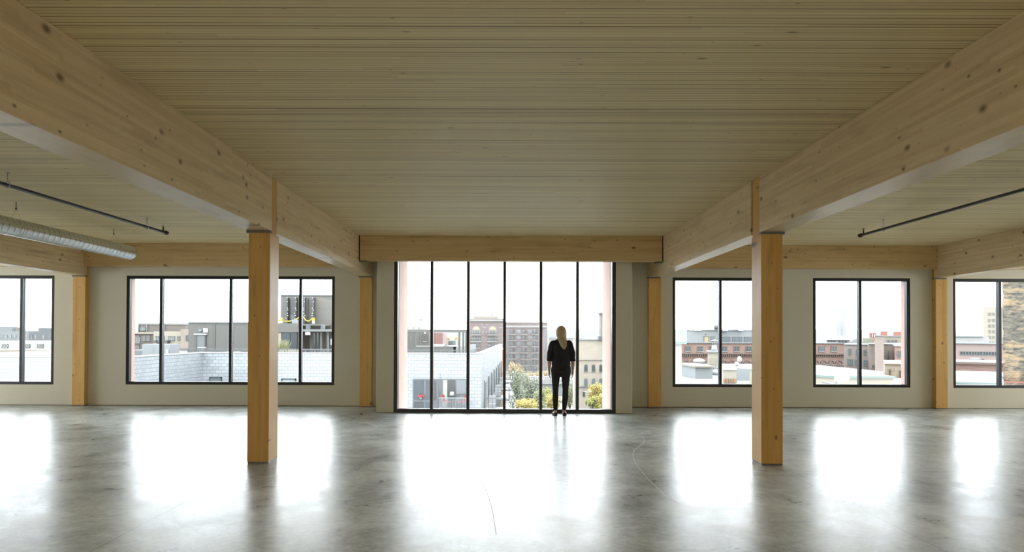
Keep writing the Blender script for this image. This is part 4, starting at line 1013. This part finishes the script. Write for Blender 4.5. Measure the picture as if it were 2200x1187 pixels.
WIN(ga, 1512, 1522.5, 723, 737, Dk+6, M_yblind, M_mgrey, 0, 0, name='door'); WIN(ga, 1527, 1535, 723, 734, Dk+6, M_glsl, M_mgrey, 1, 0)
for a, b in ((1552, 1569), (1573.5, 1594.5), (1598.5, 1618)): WIN(ga, a, b, 724, 736.5, Dk+6, M_glsl, M_mgrey, 3, 0, fr=.05)
PT('exit_sign', ga, 1515.5, 1518.5, 717.5, 719.5, Dk+5.8, .15, M_redt)
frame(1538)
t = tag(BODY('roof_fan', None, 1534, 1543.5, 699, Dk+8, 2, M_pgrey, Z_(709.5, Dk+8)), 'rooftop condenser with a round fan left of the mullion', 'vent')
MB().tube([W(1538.7, 704.3, Dk+7.95), W(1538.7, 704.3, Dk+7.8)], .3, M_dgrey, 16).build('fan_ring', t)
for a, b, tt, l_ in ((1478, 1489, 705.5, 'leftmost'), (1491, 1507, 701, 'beside the leftmost'), (1552, 1564, 703.5, 'right of the mullion'), (1587, 1597, 701, 'next to the right column')):
    t = tag(BODY('roof_plant_unit', None, a, b, tt, Dk+10, 3, M_whi, Z_(711, Dk+10)), 'white rooftop unit on the grey attic, '+l_, 'roof unit', 'white units on the grey attic')
frame()
# near roof with chimney, curb box, units
NR = thing('flat_white_roof', 'flat white roof with plant right below the right-hand windows', 'roof')
MB().slab([(8, 31), (31, 31), (31, 70), (14.3, 70)], -1.6, -1.4, M_white).build('membrane', NR)
MB().slab([(8.05, 31.2), (31, 31.2), (31, 69.8), (14.3, 69.8)], GZ, -1.6, M_cream).build('wall_below', NR)
PT('parapet', NR, 1464, 1560, 783, 791, 66, .5, M_pgrey)
zq = -1.4
def onroof(name, p0, p1, t_, D, dep, m, lab, cat, grp=None, z=zq): return tag(BODY(name, None, p0, p1, t_, D, dep, m, z), lab, cat, grp)
t = onroof('roof_hatch_box', 1494, 1531, 790, 46, 4, M_pgrey, 'pale blue-grey box with overhanging lid on the white roof', 'roof box')
PT('lid', t, 1492, 1534, 786.5, 790, 45.6, 5, M_tan)
frame(1532)
t = onroof('stucco_chimney', 1520, 1545, 757, 58, 2.4, M_cream, 'cream chimney stack with a round metal cowl on the white roof', 'chimney')
PT('cap', t, 1517.5, 1547, 755, 758, 57.8, 2.8, M_pgrey); PT('panel', t, 1526, 1538, 770.5, 784, 57.9, .1, M_tan)
c = W(1534.5, 755, 59.2); u = 58/1467
MB().loft([(c.x, c.y, c.z, 6.5*u, 6.5*u), (c.x, c.y, c.z+4*u, 5.6*u, 5.6*u), (c.x, c.y, c.z+13*u, 4.6*u, 4.6*u)], M_pgrey, 14).build('cowl_base', t)
g = MB()
for a in range(5): g.tube([(c.x+4*u*math.cos(a*1.257), c.y+4*u*math.sin(a*1.257), c.z+12*u), (c.x+4*u*math.cos(a*1.257), c.y+4*u*math.sin(a*1.257), c.z+21*u)], .03, M_pgrey, 6)
g.build('cowl_leg', t); MB().loft([(c.x, c.y, c.z+20.5*u, 7.2*u, 7.2*u), (c.x, c.y, c.z+22*u, 7*u, 7*u), (c.x, c.y, c.z+24*u, 2*u, 2*u)], M_pgrey, 14).build('cowl_cap', t)
frame(1568)
t = onroof('air_conditioner', 1553, 1582.5, 795, 41, 1.2, cm('cream_enamel', (.36, .32, .25), .5), 'cream rooftop air conditioner with orange striped grille, right of the mullion', 'air conditioner')
PT('top_cover', t, 1551, 1570, 784, 790, 41.2, 1, M_whi); PT('top_cover', t, 1551.5, 1583, 790, 796, 40.9, 1.4, M_whi)
for i in range(5): PT('orange_bar', t, 1555.5+i*5.2, 1558.5+i*5.2, 814, 823, 40.9, .1, M_orange)
frame()
def dish(px, py, D, zb, lab, r=.32):
    t = thing('floodlight', lab, 'floodlight', 'rooftop floodlights'); c = W(px, py, D)
    MB().tube([(c.x+.25, D, zb), (c.x+.25, D, c.z), (c.x, D, c.z)], .035, M_pgrey, 8).build('bracket', t)
    g = MB(); g.ball((c.x-.05, D, c.z), (r, r*.6, r*.42), M_whi, 14, 8); g.box(c.x-r*.6, c.x+r*.3, D-.1, D+.1, c.z-.18, c.z+.02, M_whi); g.build('lamp_head', t)
dish(1503, 776, 48, zq, 'white floodlight on a bent pole before the warehouse, left pane', .42)
t = thing('satellite_dish', 'white satellite dish pair on a pole beside the right column', 'satellite dish')
c = W(1588.5, 773, 42); MB().tube([(X_(1582, 42), 42, zq), (X_(1582, 42), 42, c.z-.2), (c.x, 42, c.z-.1)], .04, M_whi, 8).build('pole', t)
MB().ball((c.x, 42, c.z), (.13, .2, .20), M_whi, 14, 8).build('dish', t); MB().ball((X_(1583, 42), 42, Z_(781, 42)), (.14, .2, .14), M_whi, 12, 8).build('dish', t)
tag(MB().tube([W(1508, 798, 52), W(1533, 799, 52)], .13, M_whi, 10).build('roof_pipe'), 'fat white pipe lying across the white roof behind the mullion', 'pipe')
tag(MB().ball(W(1537, 802, 50), (.32, .3, .26), M_pgrey, 12, 8).build('round_vent'), 'round grey vent just left of the mullion on the white roof', 'vent')
for i, (p, h_) in enumerate(((1530.5, 787), (1534, 785), (1538.5, 788), (1541.5, 791))):
    tag(MB().tube([(X_(p, 54), 54, zq), (X_(p, 54), 54, Z_(h_, 54, p))], .07, M_mgrey, 8).build('vent_pipe'), ('leftmost', 'second, tallest', 'third', 'rightmost')[i]+' thin grey vent pipe in the row before the cream chimney', 'pipe', 'vent pipes beside the cream chimney')
g = MB(); xx0, xx1 = X_(1583, 44), X_(1640, 44)
g.prism([(xx0, zq), (xx1, zq), (xx1, Z_(797, 44, 1600)), (xx0, Z_(791, 44, 1583))], 44, 44.4, M_pgrey)
tag(g.build('sloping_parapet'), 'pale blue-grey sloping parapet next to the right column', 'parapet')
t = thing('gabled_turret', 'white turret with a pale hipped metal roof at the left edge of the right-hand window', 'turret')
BODY('wall', t, 1425, 1464.5, 733.5, 30, 3, M_whitew, -8)
x0, x1 = X_(1425, 30), X_(1471.5, 30); zb_ = Z_(734, 30, 1450); zt_ = Z_(690, 30, 1450)
cx, cy = (x0+x1)/2-.15, 31.5
MB().add([(x0-.1, 29.8, zb_), (x1, 29.8, zb_), (x1, 33.3, zb_), (x0-.1, 33.3, zb_), (cx, cy, zt_)], [(0, 1, 4), (1, 2, 4), (2, 3, 4), (3, 0, 4), (0, 3, 2, 1)], M_pgrey).build('roof', t)
MB().box(x0-.12, x1+.02, 29.75, 33.35, zb_-.12, zb_, M_green).build('eave', t)

# window 5: cream low building with grey fascia, brown and tan blocks, ruin, tower
cb_ = thing('low_cream_building', 'low cream building with grey-green fascia right under the two-pane window', 'building')
D5 = 30; zf = Z_(808.5, D5, 1850)
g = MB(); g.slab([(X_(1715, D5), D5+2.2), (X_(1796, D5), D5), (X_(1919, D5), D5), (X_(1919, D5), D5+6), (X_(1715, D5), D5+6)], GZ, zf-.1, M_cream); g.build('wall', cb_)
g = MB(); g.slab([(X_(1715, D5), D5+2.1), (X_(1796, D5), D5-.12), (X_(1920.5, D5), D5-.12), (X_(1920.5, D5), D5+6), (X_(1715, D5), D5+6)], zf-.1, zf, M_green); g.build('fascia', cb_)
x0, x1 = X_(1715, D5), X_(1920, D5); xp = X_(1812, D5+3)
g = MB(); g.add([(x0, D5+2.2, zf), (X_(1796, D5), D5, zf), (x1, D5, zf), (xp, D5+3.2, zf+.06), (x1, D5+6, zf), (x0, D5+6, zf)], [(0, 1, 3), (1, 2, 3), (2, 4, 3), (4, 5, 3), (5, 0, 3)], M_white); g.build('roof', cb_)
t = thing('floodlight', 'white floodlight on the fascia of the low cream building', 'floodlight', 'rooftop floodlights')
c = W(1809, 817, 28.5)
g = MB(); g.add([(c.x-.24, 28.3, c.z-.1), (c.x+.18, 28.3, c.z-.02), (c.x+.24, 28.3, c.z+.1), (c.x+.16, 28.3, c.z+.16), (c.x-.22, 28.3, c.z+.08),
                 (c.x-.20, 28.8, c.z-.06), (c.x+.2, 28.8, c.z+.0), (c.x+.26, 28.8, c.z+.12), (c.x+.16, 28.8, c.z+.2), (c.x-.18, 28.8, c.z+.12)],
               [(0, 1, 2, 3, 4), (5, 6, 7, 8, 9), (0, 1, 6, 5), (1, 2, 7, 6), (2, 3, 8, 7), (3, 4, 9, 8), (4, 0, 5, 9)], M_whi).build('lamp_head', t, .01)
MB().tube([(c.x-.1, 28.6, c.z-.05), (c.x-.12, 28.9, c.z-.2), (c.x-.12, 30.0, c.z-.2)], .03, M_pgrey, 8).build('bracket', t)
frame(1875)
for nm, lab, p0, p1, tt, D_, m_, rows in (
    ('tan_brick_block', 'grey-tan brick block right behind the corner of the red brick warehouse', 1813, 1865, 741, 92, cm('grey_tan_render', (.22, .18, .155)), ((1823, 1827.5, 750, 763), (1839, 1844, 751, 765), (1855, 1859.5, 752, 764), (1820, 1831, 772, 786), (1836, 1846, 773, 787), (1855, 1862, 774, 788))),
    ('brown_brick_block', 'plain brown brick block with a stepped top in the two-pane window', 1866, 1940, 740, 83.5, M_bricktan, ((1868, 1872, 796, 797), )),
    ('brown_tower_block', 'taller plain brown brick block with a flat top', 1880, 1899, 722, 75, M_bricktan, ()),
    ('pale_roof_house', 'pale house with small windows on top of the brown blocks', 1898, 1937, 723, 95, M_tan, ((1906, 1911, 731, 737), (1916, 1919.5, 731, 738), (1923, 1926.5, 731, 738))),
    ('orange_corner_house', 'reddish brick house corner at the right edge of the two-pane window', 1922, 1945, 744, 75, M_brick, ((1928, 1936.5, 755, 768),)),
    ('stone_house', 'tan rubble stone gable with narrow red windows', 1901, 1945, 783, 55, M_stone, ((1910, 1913, 795, 806), (1932, 1935, 797, 814)))):
    t = thing(nm, lab, 'building'); BODY('wall', t, p0, p1, tt, D_, 8, m_)
    PT('roof_edge', t, p0-.5, p1, tt-1, tt+.7, D_-.15, 8, M_pgrey if nm != 'stone_house' else M_stone)
    for a, b, c_, d_ in rows: WIN(t, a, b, c_, d_, D_, M_glsl if nm != 'stone_house' else M_gls, M_mgrey if nm != 'stone_house' else M_redt, 1 if b-a > 7 else 0, 1)
    if nm == 'tan_brick_block': MB().tube([W(1866, 741, D_-.3), W(1866, 802, D_-.3)], .09, M_mgrey).build('downpipe', t)
    if nm == 'brown_brick_block': WIN(t, 1872.5, 1879, 785, 792, D_, M_glsl, M_mgrey); MB().tube([W(1909, 755, D_-.2), W(1909, 785, D_-.2)], .1, M_brown).build('downpipe', t)
for a, b, tt, l_ in ((1868, 1882, 716, 'leftmost, with white louvres'), (1892, 1906, 713, 'middle'), (1921, 1937, 714, 'right, partly hidden by the window edge')):
    t = tag(BODY('red_chimney', None, a, b, tt, 120, 6, M_redt), 'red brick rooftop stack on the skyline, '+l_, 'chimney', 'red rooftop stacks')
    if a == 1868:
        for q in (1873.5, 1877.5): PT('louvre', t, q, q+2, 718, 725, 119.8, .2, M_whi)
frame(1800)
t = thing('belvedere', 'low pale green roof lantern with a row of windows above the warehouse', 'roof lantern')
BODY('wall', t, 1776, 1826, 731, 138, 8, M_pgrey, Z_(740, 138))
g = MB(); x0, x1 = X_(1776, 138), X_(1828, 138); zb_ = Z_(731, 138, 1800); g.add([(x0-.3, 137.6, zb_), (x1+.3, 137.6, zb_), (x1+.3, 148, zb_), (x0-.3, 148, zb_), (x0*.5+x1*.5-1, 143, zb_+.75), (x0*.5+x1*.5+1, 143, zb_+.75)], [(0, 1, 5, 4), (1, 2, 5), (2, 3, 4, 5), (3, 0, 4), (0, 3, 2, 1)], M_green).build('roof', t)
for p in (1778, 1784.5, 1790, 1801.5, 1808, 1815): WIN(t, p, p+4.5, 732, 737, 138, M_gls, M_frl)
frame(1850)
tag(MB().prism([(X_(1818, 105), Z_(741, 105, 1830)), (X_(1846, 105), Z_(741, 105, 1830)), (X_(1846, 105), Z_(727, 105, 1830)), (X_(1836, 105), Z_(729, 105, 1830))], 105, 112, M_white).build('sloped_white_roof'), 'white sloping roof between the lantern and the mullion', 'roof')
tag(BODY('mossy_parapet', None, 1853, 1877, 727, 100, 6, cm('mossy_render', (.22, .22, .16))), 'mossy pale green parapet right of the mullion', 'parapet')
frame(1808)
tw = thing('distant_tower', 'pale stepped residential high-rise dissolving in the haze', 'high-rise')
Dt = 900; M_tw = cm('pale_tower_concrete', (.215, .215, .225))
BODY('main_shaft', tw, 1812, 1838, 656, Dt, 30, M_tw); BODY('second_shaft', tw, 1795, 1813, 661, Dt+5, 30, M_tw); BODY('lower_block', tw, 1778, 1797, 690, Dt-5, 30, M_tw)
g = MB()
for r_ in range(16):
    yy = 661+r_*4
    for a in (1813.5, 1817, 1825, 1831, 1834.5): BXP(g, a, a+2.2, yy, yy+1.9, Dt-.5, .5, M_mgrey)
g.build('window_rows', tw)
g = MB()
for r_ in range(8):
    yy = 694+r_*4
    for a in (1780, 1785, 1790, 1799, 1804): BXP(g, a, a+2.4, yy, yy+1.6, Dt-5.5, .5, M_mgrey)
g.build('window_rows', tw)

frame(2100)
# window 6: high-rise, pink brick building, arches, white roofs, rough chimney wall
t = thing('tan_high_rise', 'tan high-rise with two columns of small windows beside the dark brick chimney', 'high-rise')
BODY('wall', t, 2112.5, 2175, 660.5, 210, 25, M_cream)
for r_, yy in enumerate((672.5, 686, 698, 710, 722.5, 734.5)):
    for a in (2123.5, 2132): WIN(t, a, a+5, yy, yy+6, 210, M_mgrey, M_tan, 1, 1)
t = thing('pink_brick_building', 'pinkish brick building with a continuous strip of windows, below the tan high-rise', 'building')
BODY('wall', t, 2035, 2160, 739, 120, 11, cm('pink_brick', (.30, .215, .19))); WIN(t, 2062, 2143, 755, 763.5, 120, M_gls, M_frl, 12, 0, fr=.012); WIN(t, 2108.5, 2114, 771.5, 779, 120, M_gls, M_mgrey)
PT('roof_edge', t, 2035, 2160, 738, 740, 119.7, 11, M_mgrey)
tag(BODY('roof_plant_unit', None, 2085, 2104, 771, 100, 3, M_pgrey), 'pale grey unit on the roof before the pinkish building', 'roof unit')
t = thing('grey_flat_building', 'pale grey flat building with green roof line behind the pinkish one', 'building')
BODY('wall', t, 2035, 2125, 725, 135, 12, M_whitew); PT('roof_edge', t, 2035, 2112, 723, 725, 134.8, 12, M_green); PT('coping', t, 2035, 2125, 736.5, 738.5, 134.6, .5, M_mgrey)
t = thing('arcaded_brick_building', 'orange-red brick building with brown cornice and small arches, lower part of the far right window', 'building')
BODY('wall', t, 2035, 2160, 783, 80, 15, M_brick); PT('cornice', t, 2035, 2160, 779, 783.5, 79.5, 1, cm('brown_stone', (.13, .085, .07)))
for p in (2064, 2083, 2102, 2120): WIN(t, p, p+7, 802, 812, 80, M_gls, M_mgrey, arch=True)
t = thing('white_roof_terrace', 'white roofs with green gutter edges in the far right window', 'roof')
g = MB(); BXP(g, 2035, 2160, 808, 811, 46, 6, M_pgrey); BXP(g, 2035, 2160, 811, 900, 46.2, 6, M_white); g.build('upper_roof', t)
g = MB(); BXP(g, 2035, 2160, 822, 826, 38, 6, M_green); BXP(g, 2035, 2160, 826, 900, 38.2, 6, M_white); g.build('lower_roof', t); PT('roof_box', t, 2068, 2082, 819, 825, 40, 2, M_green)
frame(2190)
rk, n, b = new_mat('weathered_rough_brick')
tt_ = node(n, 'ShaderNodeTexCoord'); s = node(n, 'ShaderNodeSeparateXYZ'); L(n, tt_.outputs['Object'], s.inputs[0]); c2 = node(n, 'ShaderNodeCombineXYZ')
L(n, math_(n, 'ADD', s.outputs[0], s.outputs[1]), c2.inputs[0]); L(n, math_(n, 'MULTIPLY', s.outputs[2], 2.6), c2.inputs[1])
z = node(n, 'ShaderNodeTexNoise', Scale=6.0, Detail=8.0, Roughness=.7); L(n, c2.outputs[0], z.inputs['Vector'])
z2 = node(n, 'ShaderNodeTexNoise', Scale=1.4, Detail=5.0, Roughness=.6); L(n, c2.outputs[0], z2.inputs['Vector'])
cc = ramp(n, z.outputs['Fac'], .35, .62, (.022, .021, .019), (.13, .115, .09)); cc = mix(n, ramp(n, math_(n, 'ADD', math_(n, 'MULTIPLY', z2.outputs['Fac'], .6), math_(n, 'MULTIPLY', z.outputs['Fac'], .4)), .5, .6), cc, (.22, .155, .09))
L(n, cc, b.inputs['Base Color']); b.inputs['Roughness'].default_value = .9
bp = node(n, 'ShaderNodeBump', Strength=.9, Distance=.06); L(n, z.outputs['Fac'], bp.inputs['Height']); L(n, bp.outputs[0], b.inputs['Normal'])
t = thing('rough_brick_chimney', 'massive weathered dark brick chimney filling the right edge of the picture', 'chimney')
D7 = 22; g = MB(); x0, x1 = X_(2155, D7, 700), X_(2155, D7, 700)+4.5
rr = random.Random(4); z0 = GZ; rows = []
nz_, nx_ = 60, 40
vs = []; fs = []
zs = [-3+i*9.5/nz_ for i in range(nz_+1)]
for zz in zs:
    for i in range(nx_+1): vs.append((x0+(x1-x0)*i/nx_+(rr.uniform(-.02, .02) if i in (0,) else 0), D7+rr.uniform(-.035, .035), zz))
for j in range(nz_):
    for i in range(nx_): a = j*(nx_+1)+i; fs.append((a, a+1, a+nx_+2, a+nx_+1))
g.add(vs, fs, rk); g.box(x0+.02, x1, D7+.02, D7+3, GZ, 6.5, rk); g.build('shaft', t)
PT('tile_ledge', t, 2155, 2230, 821, 824, D7-.15, .15, M_redt)

frame()
# ---- thin haze over the distance
hz_m = bpy.data.materials.new('haze'); hz_m.use_nodes = True; n = hz_m.node_tree; n.nodes.clear()
o_ = n.nodes.new('ShaderNodeOutputMaterial'); v_ = n.nodes.new('ShaderNodeVolumeScatter'); v_.inputs['Density'].default_value = .0002; v_.inputs['Color'].default_value = (1, 1, 1, 1)
n.links.new(v_.outputs[0], o_.inputs['Volume'])
HZ = MB().box(-1500, 1500, 125, 1800, GZ+.5, 160, hz_m).build('haze'); tag(HZ, 'thin white haze over the distant town', 'haze', kind='stuff')
